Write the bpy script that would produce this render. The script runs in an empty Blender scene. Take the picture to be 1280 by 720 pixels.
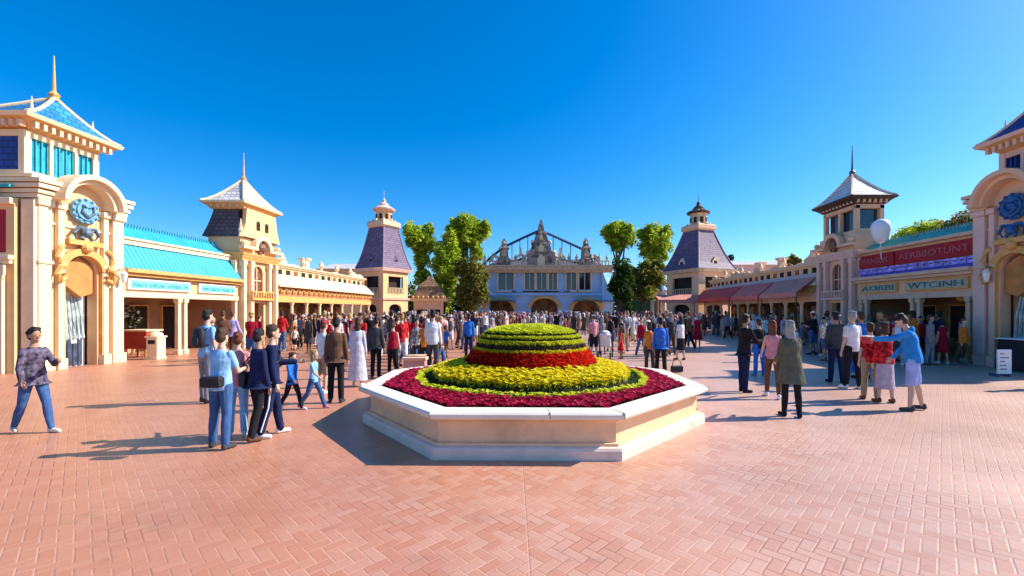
import bpy, bmesh, math, random
from mathutils import Vector, Matrix
R = math.radians
random.seed(7)
SC = bpy.context.scene
COL = SC.collection

# ------------------------------------------------------------------ camera, sky, sun
F = 540.0; CAMH = 1.9; HOR = 388.0
cd = bpy.data.cameras.new('camera'); cam = bpy.data.objects.new('camera', cd); COL.objects.link(cam)
cam.location = (0, 0, CAMH); cam.rotation_euler = (R(90), 0, 0)
cd.sensor_width = 36; cd.lens = 36 * F / 1280; cd.shift_y = (HOR - 360) / 1280
cd.clip_start = 0.1; cd.clip_end = 3000
SC.camera = cam
SUN_EL = R(38); SUN_AZ = R(10)          # sun stands to the right and a little beyond the scene
sdir = Vector((math.cos(SUN_AZ) * math.cos(SUN_EL), math.sin(SUN_AZ) * math.cos(SUN_EL), math.sin(SUN_EL)))
w = bpy.data.worlds.new('World'); SC.world = w; w.use_nodes = True
nt = w.node_tree; nt.nodes.clear()
sky = nt.nodes.new('ShaderNodeTexSky'); sky.sky_type = 'NISHITA'; sky.sun_disc = False
sky.sun_elevation = SUN_EL; sky.sun_rotation = math.atan2(sdir.x, sdir.y)
sky.air_density = 1.0; sky.dust_density = 0.75; sky.ozone_density = 6.5; sky.altitude = 300
hsv = nt.nodes.new('ShaderNodeHueSaturation'); hsv.inputs['Saturation'].default_value = 1.34
bg = nt.nodes.new('ShaderNodeBackground'); bg.inputs['Strength'].default_value = 0.13
wo = nt.nodes.new('ShaderNodeOutputWorld')
nt.links.new(sky.outputs[0], hsv.inputs['Color']); nt.links.new(hsv.outputs[0], bg.inputs[0]); nt.links.new(bg.outputs[0], wo.inputs[0])
sl = bpy.data.lights.new('sun', 'SUN'); sl.energy = 4.8; sl.angle = R(0.5); sl.color = (1.0, 0.93, 0.82)
so = bpy.data.objects.new('sun', sl); COL.objects.link(so)
so.rotation_euler = sdir.to_track_quat('Z', 'Y').to_euler(); so.location = (40, 10, 40)
SC.view_settings.view_transform = 'Standard'; SC.view_settings.look = 'None'
SC.view_settings.exposure = 0.72; SC.view_settings.gamma = 1.0; SC.view_settings.use_curve_mapping = False
SC.cycles.max_bounces = 6; SC.cycles.diffuse_bounces = 3; SC.cycles.glossy_bounces = 2
SC.cycles.transparent_max_bounces = 6; SC.cycles.use_denoising = True

def gp(px, py):                          # ground point seen at a place of the photograph
    D = CAMH * F / (py - HOR); return ((px - 640) * D / F, D)
def ptd(px, py, D): return ((px - 640) * D / F, D, CAMH - (py - HOR) * D / F)
def wz(py, D): return CAMH + (HOR - py) * D / F

# ------------------------------------------------------------------ materials
MATS = {}
def mat(name, col, rough=0.75, var=0.10, scale=3.0, bump=0.15, bscale=40.0, metal=0.0, kind='plain', objcol=False, spec=0.3, dirt=0.0):
    if name in MATS: return MATS[name]
    m = bpy.data.materials.new(name); m.use_nodes = True; n = m.node_tree.nodes; L = m.node_tree.links
    p = n['Principled BSDF']; p.inputs['Roughness'].default_value = rough; p.inputs['Metallic'].default_value = metal
    p.inputs['Specular IOR Level'].default_value = spec
    tc = n.new('ShaderNodeTexCoord') if objcol else n.new('ShaderNodeNewGeometry')
    co = tc.outputs['Object'] if objcol else tc.outputs['Position']
    nz = n.new('ShaderNodeTexNoise'); nz.inputs['Scale'].default_value = scale; nz.inputs['Detail'].default_value = 5
    L.new(co, nz.inputs['Vector'])
    mr = n.new('ShaderNodeMapRange'); mr.inputs['From Min'].default_value = .3; mr.inputs['From Max'].default_value = .7
    mr.inputs['To Min'].default_value = 1 - var; mr.inputs['To Max'].default_value = 1 + var
    L.new(nz.outputs[0], mr.inputs[0])
    vm = n.new('ShaderNodeVectorMath'); vm.operation = 'SCALE'
    if objcol:
        oi = n.new('ShaderNodeObjectInfo'); L.new(oi.outputs['Color'], vm.inputs[0])
    else: vm.inputs[0].default_value = col
    L.new(mr.outputs[0], vm.inputs['Scale'])
    out = vm.outputs[0]
    bh = None
    if kind in ('tile', 'rib', 'board', 'slate'):
        mp = n.new('ShaderNodeMapping'); L.new(co, mp.inputs[0])
        if kind == 'rib':
            wv = n.new('ShaderNodeTexWave'); wv.wave_type = 'BANDS'; wv.bands_direction = 'Y'; wv.inputs['Scale'].default_value = 1.6
            wv.inputs['Distortion'].default_value = .25; L.new(mp.outputs[0], wv.inputs[0])
            m2 = n.new('ShaderNodeMapRange'); m2.inputs['To Min'].default_value = .72; m2.inputs['To Max'].default_value = 1.15; L.new(wv.outputs[0 if False else 1], m2.inputs[0])
            bh = wv.outputs[1]
        else:
            br = n.new('ShaderNodeTexBrick'); br.inputs['Scale'].default_value = 1
            br.inputs['Color1'].default_value = (.75, .75, .75, 1); br.inputs['Color2'].default_value = (1.15, 1.15, 1.15, 1); br.inputs['Mortar'].default_value = (.45, .45, .45, 1)
            br.inputs['Brick Width'].default_value = .28; br.inputs['Row Height'].default_value = .2; br.inputs['Mortar Size'].default_value = .02
            sx = n.new('ShaderNodeSeparateXYZ'); L.new(co, sx.inputs[0])
            ad = n.new('ShaderNodeMath'); ad.operation = 'ADD'; L.new(sx.outputs[0], ad.inputs[0]); L.new(sx.outputs[1], ad.inputs[1])
            cx = n.new('ShaderNodeCombineXYZ'); L.new(ad.outputs[0], cx.inputs[0]); L.new(sx.outputs[2], cx.inputs[1]); L.new(cx.outputs[0], br.inputs[0])
            m2 = br; bh = br.outputs[1]
        mx = n.new('ShaderNodeVectorMath'); mx.operation = 'MULTIPLY'; L.new(out, mx.inputs[0]); L.new(m2.outputs[0], mx.inputs[1]); out = mx.outputs[0]
    if dirt > 0:
        n3 = n.new('ShaderNodeTexNoise'); n3.inputs['Scale'].default_value = .9; n3.inputs['Detail'].default_value = 8; n3.inputs['Roughness'].default_value = .7
        L.new(co, n3.inputs['Vector']); m3 = n.new('ShaderNodeMapRange'); m3.inputs['From Min'].default_value = .5; m3.inputs['From Max'].default_value = .75
        m3.inputs['To Min'].default_value = 1; m3.inputs['To Max'].default_value = 1 - dirt; L.new(n3.outputs[0], m3.inputs[0])
        v3 = n.new('ShaderNodeVectorMath'); v3.operation = 'SCALE'; L.new(out, v3.inputs[0]); L.new(m3.outputs[0], v3.inputs['Scale']); out = v3.outputs[0]
    L.new(out, p.inputs['Base Color'])
    if bump > 0:
        nb = n.new('ShaderNodeTexNoise'); nb.inputs['Scale'].default_value = bscale; nb.inputs['Detail'].default_value = 4; L.new(co, nb.inputs['Vector'])
        b = n.new('ShaderNodeBump'); b.inputs['Strength'].default_value = bump; b.inputs['Distance'].default_value = .02; L.new(nb.outputs[0], b.inputs['Height'])
        if bh is not None:
            b2 = n.new('ShaderNodeBump'); b2.inputs['Strength'].default_value = .5; b2.inputs['Distance'].default_value = .03; b2.invert = kind != 'rib'
            L.new(bh, b2.inputs['Height']); L.new(b.outputs[0], b2.inputs['Normal']); b = b2
        L.new(b.outputs[0], p.inputs['Normal'])
    MATS[name] = m; return m

cream = mat('cream stucco', (.80, .49, .24), .8, .08, 1.5, .25, 30, dirt=.12)
creamw = mat('pale cream trim', (.84, .63, .38), .7, .06, 3, .15, 30, dirt=.08)
gold = mat('ochre trim', (.70, .38, .12), .7, .12, 4, .2, 30)
peach = mat('peach stucco', (.80, .50, .31), .8, .08, 1.5, .25, 30, dirt=.12)
rose = mat('rose stucco', (.76, .50, .40), .8, .08, 1.5, .25, 30, dirt=.12)
tealroof = mat('turquoise ribbed roof', (.03, .38, .62), .45, .14, 2, .1, 20, kind='rib', spec=.5)
teal = mat('teal paint', (.03, .36, .42), .5, .15, 6, .1, 20)
tealblind = mat('turquoise blind', (.02, .33, .48), .5, .25, 5, .1, 20, kind='rib')
navy = mat('navy roof tiles', (.02, .05, .26), .5, .12, 2, .1, 20, kind='tile')
blueroof = mat('blue roof tiles', (.03, .24, .50), .5, .12, 2, .1, 20, kind='tile')
slate = mat('purple slate tiles', (.18, .12, .20), .6, .15, 3, .1, 20, kind='tile')
brownslate = mat('brown slate tiles', (.13, .09, .10), .6, .15, 3, .1, 20, kind='tile')
whiteroof = mat('white painted metal roof', (.74, .70, .66), .45, .05, 2, .05, 20, kind='board')
darkwood = mat('dark timber', (.07, .04, .03), .6, .2, 5, .1, 20)
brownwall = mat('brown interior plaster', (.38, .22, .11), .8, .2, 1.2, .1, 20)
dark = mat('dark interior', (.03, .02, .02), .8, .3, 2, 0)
glass = mat('dark window glass', (.02, .03, .05), .08, .2, 2, 0, spec=.8)
redcloth = mat('red canvas', (.38, .02, .03), .8, .1, 4, .2, 12)
redaw = mat('faded red awning canvas', (.74, .09, .07), .8, .15, 1.5, .2, 12)
pinkaw = mat('dusty pink awning canvas', (.62, .24, .18), .8, .15, 1.5, .2, 12)
white = mat('white paint', (.80, .79, .76), .5, .05, 4, .05, 20)
violetw = mat('violet cloth', (.10, .10, .55), .7, .2, 5, .1, 20)
blue = mat('blue enamel', (.03, .12, .30), .3, .25, 6, .1, 20, metal=.2)
ltblue = mat('pale blue enamel', (.16, .36, .50), .35, .25, 8, .1, 20)
stationblue = mat('pale blue weatherboard', (.38, .56, .82), .7, .08, .8, .1, 10)
stationtrim = mat('station ochre trim', (.62, .47, .30), .7, .25, 2, .1, 10)
iron = mat('dark blue ironwork', (.05, .09, .17), .45, .2, 3, .05, 20, metal=.3)
bronze = mat('dark bronze', (.08, .05, .03), .45, .3, 6, .1, 20, metal=.4)
stone = mat('cream cast stone', (.86, .54, .31), .75, .12, 2.2, .4, 60, dirt=.30)
stonerim = mat('pale rim stone', (.80, .71, .58), .6, .07, 3, .25, 60, dirt=.12)
stonegrey = mat('grey plinth stone', (.80, .62, .50), .75, .1, 3, .3, 60, dirt=.2)
soil = mat('dark soil', (.035, .022, .014), .95, .4, 14, .6, 30)
gold_leaf = mat('gold lamp glass', (.85, .55, .10), .4, .2, 6, 0)
bark = mat('bark', (.14, .09, .055), .9, .3, 4, .5, 12)
cloth = mat('cloth', None, .85, .22, 7, 1.0, 7, objcol=True, spec=.1)
floral = mat('patterned cloth', None, .85, .85, 16, .4, 9, objcol=True, spec=.1)
skin = mat('skin', None, .5, .04, 12, .05, 60, objcol=True)
hairm = mat('hair', None, .6, .25, 30, .6, 60, objcol=True)
eyem = mat('eye', (.02, .015, .012), .2, 0, 3, 0)
lipm = mat('lip', (.42, .12, .10), .5, 0, 3, 0)

def leafmat(name, c1, c2, scale=1.3, trans=.5):
    if name in MATS: return MATS[name]
    m = bpy.data.materials.new(name); m.use_nodes = True; n = m.node_tree.nodes; L = m.node_tree.links
    p = n['Principled BSDF']; p.inputs['Roughness'].default_value = .55; p.inputs['Specular IOR Level'].default_value = .25
    g = n.new('ShaderNodeNewGeometry'); nz = n.new('ShaderNodeTexNoise'); nz.inputs['Scale'].default_value = scale; nz.inputs['Detail'].default_value = 3
    L.new(g.outputs['Position'], nz.inputs['Vector'])
    ri = n.new('ShaderNodeMath'); ri.operation = 'MULTIPLY_ADD'; ri.inputs[1].default_value = .45; ri.inputs[2].default_value = -.22; L.new(g.outputs['Random Per Island'], ri.inputs[0])
    ad = n.new('ShaderNodeMath'); ad.operation = 'ADD'; L.new(nz.outputs[0], ad.inputs[0]); L.new(ri.outputs[0], ad.inputs[1])
    cr = n.new('ShaderNodeValToRGB'); cr.color_ramp.elements[0].position = .3; cr.color_ramp.elements[1].position = .7
    cr.color_ramp.elements[0].color = (*c1, 1); cr.color_ramp.elements[1].color = (*c2, 1)
    L.new(ad.outputs[0], cr.inputs[0]); L.new(cr.outputs[0], p.inputs['Base Color'])
    tr = n.new('ShaderNodeBsdfTranslucent'); L.new(cr.outputs[0], tr.inputs[0]); mx = n.new('ShaderNodeMixShader'); mx.inputs[0].default_value = trans
    L.new(p.outputs[0], mx.inputs[1]); L.new(tr.outputs[0], mx.inputs[2]); L.new(mx.outputs[0], n['Material Output'].inputs[0])
    MATS[name] = m; return m

def pavers():
    m = bpy.data.materials.new('red herringbone pavers'); m.use_nodes = True; n = m.node_tree.nodes; L = m.node_tree.links
    p = n['Principled BSDF']; W = .10
    def M(op, a, b=None, c=None):
        q = n.new('ShaderNodeMath'); q.operation = op
        for i, v in enumerate((a, b, c)):
            if v is None: continue
            if isinstance(v, (int, float)): q.inputs[i].default_value = v
            else: L.new(v, q.inputs[i])
        return q.outputs[0]
    g = n.new('ShaderNodeNewGeometry'); mp = n.new('ShaderNodeMapping'); mp.inputs['Rotation'].default_value = (0, 0, R(45)); mp.inputs['Location'].default_value = (50.03, 50.02, 0)
    mp.inputs['Scale'].default_value = (1, 1, 1)
    wn = n.new('ShaderNodeTexNoise'); wn.inputs['Scale'].default_value = 2.5; L.new(g.outputs['Position'], wn.inputs['Vector'])
    wv = n.new('ShaderNodeVectorMath'); wv.operation = 'MULTIPLY_ADD'; wv.inputs[1].default_value = (.02, .02, 0); L.new(wn.outputs['Color'], wv.inputs[0]); L.new(g.outputs['Position'], wv.inputs[2])
    L.new(wv.outputs[0], mp.inputs[0])
    s = n.new('ShaderNodeSeparateXYZ'); L.new(mp.outputs[0], s.inputs[0])
    x = M('DIVIDE', s.outputs[0], W); y = M('DIVIDE', s.outputs[1], W)
    i = M('FLOOR', x); j = M('FLOOR', y); fx = M('SUBTRACT', x, i); fy = M('SUBTRACT', y, j)
    k = M('FLOORED_MODULO', M('SUBTRACT', i, j), 4.0)
    e = [M('COMPARE', k, float(v), .1) for v in range(4)]
    dL = M('ADD', fx, e[1]); dR = M('ADD', M('SUBTRACT', 1, fx), e[0]); dB = M('ADD', fy, e[2]); dT = M('ADD', M('SUBTRACT', 1, fy), e[3])
    d = M('MINIMUM', M('MINIMUM', dL, dR), M('MINIMUM', dB, dT))
    bi = M('SUBTRACT', i, e[1]); bj = M('SUBTRACT', j, e[2])
    cb = n.new('ShaderNodeCombineXYZ'); L.new(bi, cb.inputs[0]); L.new(bj, cb.inputs[1])
    wn2 = n.new('ShaderNodeTexWhiteNoise'); wn2.noise_dimensions = '2D'; L.new(cb.outputs[0], wn2.inputs['Vector'])
    ramp = n.new('ShaderNodeValToRGB'); cr = ramp.color_ramp; cr.interpolation = 'LINEAR'
    cr.elements[0].position = 0; cr.elements[0].color = (.485, .195, .108, 1); cr.elements[1].position = 1; cr.elements[1].color = (.52, .225, .132, 1)
    e2 = cr.elements.new(.5); e2.color = (.50, .21, .118, 1)
    L.new(wn2.outputs['Value'], ramp.inputs[0])
    big = n.new('ShaderNodeTexNoise'); big.inputs['Scale'].default_value = .35; big.inputs['Detail'].default_value = 6; L.new(g.outputs['Position'], big.inputs['Vector'])
    fine = n.new('ShaderNodeTexNoise'); fine.inputs['Scale'].default_value = 60; fine.inputs['Detail'].default_value = 4; L.new(g.outputs['Position'], fine.inputs['Vector'])
    v = M('MULTIPLY', M('MULTIPLY_ADD', big.outputs[0], .5, .75), M('MULTIPLY_ADD', fine.outputs[0], .24, .88))
    vs = n.new('ShaderNodeVectorMath'); vs.operation = 'SCALE'; L.new(ramp.outputs[0], vs.inputs[0]); L.new(v, vs.inputs['Scale'])
    st = n.new('ShaderNodeTexNoise'); st.inputs['Scale'].default_value = 1.7; st.inputs['Detail'].default_value = 9; st.inputs['Roughness'].default_value = .75; L.new(g.outputs['Position'], st.inputs['Vector'])
    sr = n.new('ShaderNodeMapRange'); sr.inputs['From Min'].default_value = .56; sr.inputs['From Max'].default_value = .72; sr.inputs['To Min'].default_value = 1; sr.inputs['To Max'].default_value = .72; L.new(st.outputs[0], sr.inputs[0])
    gv = n.new('ShaderNodeTexVoronoi'); gv.inputs['Scale'].default_value = 1.3; gv.inputs['Randomness'].default_value = 1; L.new(g.outputs['Position'], gv.inputs['Vector'])
    gr_ = n.new('ShaderNodeMapRange'); gr_.inputs['From Min'].default_value = .012; gr_.inputs['From Max'].default_value = .02; gr_.inputs['To Min'].default_value = .45; gr_.inputs['To Max'].default_value = 1; L.new(gv.outputs['Distance'], gr_.inputs[0])
    v = M('MULTIPLY', M('MULTIPLY', v, sr.outputs[0]), gr_.outputs[0]); L.new(v, vs.inputs['Scale'])
    # sun sheen on the right half, painted into the brick colour as a paler tone
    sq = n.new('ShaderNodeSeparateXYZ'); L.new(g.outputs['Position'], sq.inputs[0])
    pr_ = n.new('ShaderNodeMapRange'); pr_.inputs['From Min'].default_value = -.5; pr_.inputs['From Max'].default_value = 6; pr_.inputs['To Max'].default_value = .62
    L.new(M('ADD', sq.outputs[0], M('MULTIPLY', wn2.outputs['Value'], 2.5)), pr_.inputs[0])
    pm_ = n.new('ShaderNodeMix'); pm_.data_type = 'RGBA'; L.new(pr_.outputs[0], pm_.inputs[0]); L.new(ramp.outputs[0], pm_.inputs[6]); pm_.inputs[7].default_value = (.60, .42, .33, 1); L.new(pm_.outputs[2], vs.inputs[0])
    # joint: pale sand in most joints, dark in some
    jm = n.new('ShaderNodeMapRange'); jm.inputs['From Min'].default_value = .02; jm.inputs['From Max'].default_value = .055; jm.inputs['To Min'].default_value = 1; jm.inputs['To Max'].default_value = 0; L.new(d, jm.inputs[0])
    jn = n.new('ShaderNodeTexNoise'); jn.inputs['Scale'].default_value = 1.1; jn.inputs['Detail'].default_value = 5; L.new(g.outputs['Position'], jn.inputs['Vector'])
    jr = n.new('ShaderNodeValToRGB'); jr.color_ramp.elements[0].position = .40; jr.color_ramp.elements[0].color = (.33, .14, .085, 1); jr.color_ramp.elements[1].position = .56; jr.color_ramp.elements[1].color = (.62, .33, .21, 1)
    L.new(jn.outputs[0], jr.inputs[0])
    # long expansion joint running from the planter towards the viewer
    sp = n.new('ShaderNodeSeparateXYZ'); L.new(g.outputs['Position'], sp.inputs[0])
    lj = M('MULTIPLY', M('LESS_THAN', M('ABSOLUTE', M('SUBTRACT', sp.outputs[0], .135)), .004), M('LESS_THAN', sp.outputs[1], 5.4))
    lj2 = M('MULTIPLY', M('LESS_THAN', M('ABSOLUTE', M('SUBTRACT', sp.outputs[0], .127)), .006), M('LESS_THAN', sp.outputs[1], 5.4))
    mx = n.new('ShaderNodeMix'); mx.data_type = 'RGBA'; L.new(jm.outputs[0], mx.inputs[0]); L.new(vs.outputs[0], mx.inputs[6]); L.new(jr.outputs[0], mx.inputs[7])
    m2 = n.new('ShaderNodeMix'); m2.data_type = 'RGBA'; L.new(lj2, m2.inputs[0]); L.new(mx.outputs[2], m2.inputs[6]); m2.inputs[7].default_value = (.60, .34, .23, 1)
    m3 = n.new('ShaderNodeMix'); m3.data_type = 'RGBA'; L.new(lj, m3.inputs[0]); L.new(m2.outputs[2], m3.inputs[6]); m3.inputs[7].default_value = (.36, .16, .10, 1)
    L.new(m3.outputs[2], p.inputs['Base Color'])
    h = M('ADD', M('MINIMUM', M('MULTIPLY', d, 10), 1), M('MULTIPLY', fine.outputs[0], .25))
    h = M('ADD', h, M('MULTIPLY', wn2.outputs['Value'], .25))
    b = n.new('ShaderNodeBump'); b.inputs['Strength'].default_value = .45; b.inputs['Distance'].default_value = .006; L.new(h, b.inputs['Height']); L.new(b.outputs[0], p.inputs['Normal'])
    L.new(M('MULTIPLY_ADD', big.outputs[0], .3, .26), p.inputs['Roughness']); p.inputs['Specular IOR Level'].default_value = .7
    return m

# ------------------------------------------------------------------ mesh builder and tagging
ID = lambda a, b, c: (a, b, c)
def TL(s, o, z): return (-15.7 + .078 * s - o, s, z)      # left street front: s along it, o back from it
def TR(s, o, z): return (15.2 + .078 * s + o, s, z)       # right street front
class MB:
    def __init__(self, T=ID): self.T = T; self.v = []; self.f = []
    def add(self, vs, fs, T=None):
        T = T or self.T; b = len(self.v); self.v += [T(*p) for p in vs]; self.f += [tuple(b + i for i in f) for f in fs]; return self
    def box(self, a0, a1, b0, b1, c0, c1):
        vs = [(a, b, c) for a in (a0, a1) for b in (b0, b1) for c in (c0, c1)]
        return self.add(vs, [(0, 1, 3, 2), (4, 6, 7, 5), (0, 4, 5, 1), (2, 3, 7, 6), (0, 2, 6, 4), (1, 5, 7, 3)])
    def loft(self, rings, cap=True):
        n = len(rings[0]); vs = [p for r in rings for p in r]; fs = []
        for k in range(len(rings) - 1):
            for i in range(n): fs.append((k * n + i, k * n + (i + 1) % n, (k + 1) * n + (i + 1) % n, (k + 1) * n + i))
        if cap: fs += [tuple(range(n))[::-1], tuple((len(rings) - 1) * n + i for i in range(n))]
        return self.add(vs, fs)
    def sq(self, ca, cb, prof, cap=True):                 # stacked rectangles: (half a, half b, z)
        return self.loft([[(ca - a, cb - b, z), (ca + a, cb - b, z), (ca + a, cb + b, z), (ca - a, cb + b, z)] for a, b, z in prof], cap)
    def lathe(self, ca, cb, prof, n=12, rot=0):
        return self.loft([[(ca + r * math.cos(rot + 2 * math.pi * i / n), cb + r * math.sin(rot + 2 * math.pi * i / n), z) for i in range(n)] for r, z in prof])
    def tube(self, pts, r, n=6):
        pts = [Vector(p) for p in pts]; rings = []
        for k, p in enumerate(pts):
            d = (pts[min(k + 1, len(pts) - 1)] - pts[max(k - 1, 0)]).normalized()
            u = d.cross(Vector((0, 0, 1))); u = u.normalized() if u.length > .05 else Vector((1, 0, 0)); v = d.cross(u)
            rr = r[k] if isinstance(r, (list, tuple)) else r
            rings.append([tuple(p + u * rr * math.cos(2 * math.pi * i / n) + v * rr * math.sin(2 * math.pi * i / n)) for i in range(n)])
        return self.loft(rings)
    def ball(self, c, r, n=8, m=6, s=(1, 1, 1)):
        return self.loft([[(c[0] + s[0] * r * math.sin(math.pi * (k + .02) / (m + .04)) * math.cos(2 * math.pi * i / n), c[1] + s[1] * r * math.sin(math.pi * (k + .02) / (m + .04)) * math.sin(2 * math.pi * i / n), c[2] - s[2] * r * math.cos(math.pi * (k + .02) / (m + .04))) for i in range(n)] for k in range(m + 1)])
    def prism(self, poly, b0, b1):                        # polygon in (a, z) pushed through b
        n = len(poly); vs = [(a, b0, z) for a, z in poly] + [(a, b1, z) for a, z in poly]
        return self.add(vs, [tuple(range(n)), tuple(range(n, 2 * n))[::-1]] + [(i, (i + 1) % n, n + (i + 1) % n, n + i) for i in range(n)])
    def band(self, ca, cz, r0, r1, b0, b1, a0=0, a1=180, n=14, sz=1.0):   # arch ring
        for k in range(n):
            t0 = R(a0 + (a1 - a0) * k / n); t1 = R(a0 + (a1 - a0) * (k + 1) / n)
            self.prism([(ca + r * math.cos(t), cz + sz * r * math.sin(t)) for r, t in ((r0, t0), (r1, t0), (r1, t1), (r0, t1))], b0, b1)
        return self
    def panel(self, a0, a1, z0, z1, b0, b1, ops):         # wall slab with openings (a0, a1, z0, z1, arch_rise)
        xs = {a0, a1}
        for o in ops:
            xs |= {o[0], o[1]}
            if o[4]: xs |= {o[0] + (o[1] - o[0]) * t / 10 for t in range(11)}
        xs = sorted(xs)
        for xa, xb in zip(xs, xs[1:]):
            xm = (xa + xb) / 2; segs = []
            for o in ops:
                if o[0] < xm < o[1]:
                    def top(x, o=o):
                        if not o[4]: return o[3]
                        u = (x - (o[0] + o[1]) / 2) / ((o[1] - o[0]) / 2); return o[3] - o[4] + o[4] * math.sqrt(max(0, 1 - u * u))
                    segs.append((o[2], top(xa), top(xb)))
            segs.sort(); la = lb = z0
            for q, ta, tb in segs:
                if q > la + 1e-4 or q > lb + 1e-4: self.prism([(xa, la), (xb, lb), (xb, q), (xa, q)], b0, b1)
                la, lb = ta, tb
            self.prism([(xa, la), (xb, lb), (xb, z1), (xa, z1)], b0, b1)
        return self
    def each(self, name, m, parent=None, smooth=False, bevel=0):
        """one mesh object per shape added (every column, post or finial its own part)"""
        par = list(range(len(self.v)))
        def find(i):
            while par[i] != i: par[i] = par[par[i]]; i = par[i]
            return i
        for f in self.f:
            for i in f[1:]: par[find(i)] = find(f[0])
        groups = {}
        for f in self.f: groups.setdefault(find(f[0]), []).append(f)
        out = []
        for fs in groups.values():
            idx = sorted({i for f in fs for i in f}); mp = {i: k for k, i in enumerate(idx)}
            q = MB(); q.v = [self.v[i] for i in idx]; q.f = [tuple(mp[i] for i in f) for f in fs]
            out.append(q.build(name, m, parent, smooth, bevel))
        return out
    def build(self, name, m, parent=None, smooth=False, bevel=0):
        me = bpy.data.meshes.new(name); me.from_pydata(self.v, [], self.f)
        bm = bmesh.new(); bm.from_mesh(me); bmesh.ops.recalc_face_normals(bm, faces=bm.faces); bm.to_mesh(me); bm.free()
        if parent is not None:
            off = parent.matrix_world.translation if parent.parent is None else WORLD[parent.name]
            off = WORLD.get(parent.name, Vector((0, 0, 0)))
        else: off = Vector((0, 0, 0))
        me.transform(Matrix.Translation(-off)); me.materials.append(m)
        if smooth: me.shade_smooth()
        o = bpy.data.objects.new(name, me); COL.objects.link(o)
        if parent is not None: o.parent = parent
        WORLD[o.name] = off
        if bevel:
            b = o.modifiers.new('bevel', 'BEVEL'); b.width = bevel; b.segments = 2; b.limit_method = 'ANGLE'
        return o
WORLD = {}                                               # world position of each parent's origin
def thing(name, label, cat, loc=(0, 0, 0), group=None):
    o = bpy.data.objects.new(name, None); COL.objects.link(o); o.location = loc; o.empty_display_size = .2
    WORLD[o.name] = Vector(loc); o['label'] = label; o['category'] = cat
    if group: o['group'] = group
    return o
def tag(o, label, cat, group=None, kind=None):
    if cat: o['category'] = cat
    if label: o['label'] = label
    if group: o['group'] = group
    if kind: o['kind'] = kind
    return o
def words(T, text, a0, a1, z0, z1, b, d, parent, m, name='lettering'):
    """raised lettering on a board; reads from the plaza side"""
    cu = bpy.data.curves.new('t', 'FONT'); cu.body = text; cu.size = 1; o = bpy.data.objects.new('t', cu); COL.objects.link(o)
    me = bpy.data.meshes.new_from_object(o.evaluated_get(bpy.context.evaluated_depsgraph_get())); bpy.data.objects.remove(o)
    xs = [v.co.x for v in me.vertices]; ys = [v.co.y for v in me.vertices]; x0, x1, y0, y1 = min(xs), max(xs), min(ys), max(ys)
    mb = MB(T); flip = a1 < a0; n = len(me.vertices); pts = [(a0 + (v.co.x - x0) / (x1 - x0) * (a1 - a0), z0 + (v.co.y - y0) / (y1 - y0) * (z1 - z0)) for v in me.vertices]
    ed = {}
    for p in me.polygons:
        q = list(p.vertices)
        for i in range(len(q)): e = (q[i], q[(i + 1) % len(q)]); ed[e] = ed.get(e, 0) + 1
    fs = [tuple(p.vertices) for p in me.polygons] + [tuple(i + n for i in p.vertices)[::-1] for p in me.polygons] + [(a, b_, b_ + n, a + n) for (a, b_) in ed if (b_, a) not in ed]
    mb.add([(p[0], b, p[1]) for p in pts] + [(p[0], b + d, p[1]) for p in pts], fs); return mb.build(name, m, parent)
def glyphs(T, a0, a1, z0, z1, b0, b1, parent, m, n, name='lettering', flip=False):
    """row of worn letter marks: too blurred to read in the photograph, so strokes only"""
    mb = MB(T); wd = (a1 - a0) / n; st = min(wd, z1 - z0) * .17
    for k in range(n):
        if n > 6 and k % 7 == 5: continue
        x = a0 + k * wd + wd * .14; X = x + wd * .7; zm = (z0 + z1) / 2
        segs = [(x, x + st, z0, zm), (x, x + st, zm, z1), (X - st, X, z0, zm), (X - st, X, zm, z1), (x, X, z0, z0 + st), (x, X, z1 - st, z1), (x, X, zm - st / 2, zm + st / 2)]
        for i in random.sample(range(7), 4): mb.box(segs[i][0], segs[i][1], b0, b1 + .002 * i, segs[i][2], segs[i][3])
    return mb.build(name, m, parent)

# ------------------------------------------------------------------ ground
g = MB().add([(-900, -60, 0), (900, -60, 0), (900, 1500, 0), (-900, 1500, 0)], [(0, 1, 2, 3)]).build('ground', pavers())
g['kind'] = 'structure'; g['label'] = 'reddish herringbone brick paving of the plaza'

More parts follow.
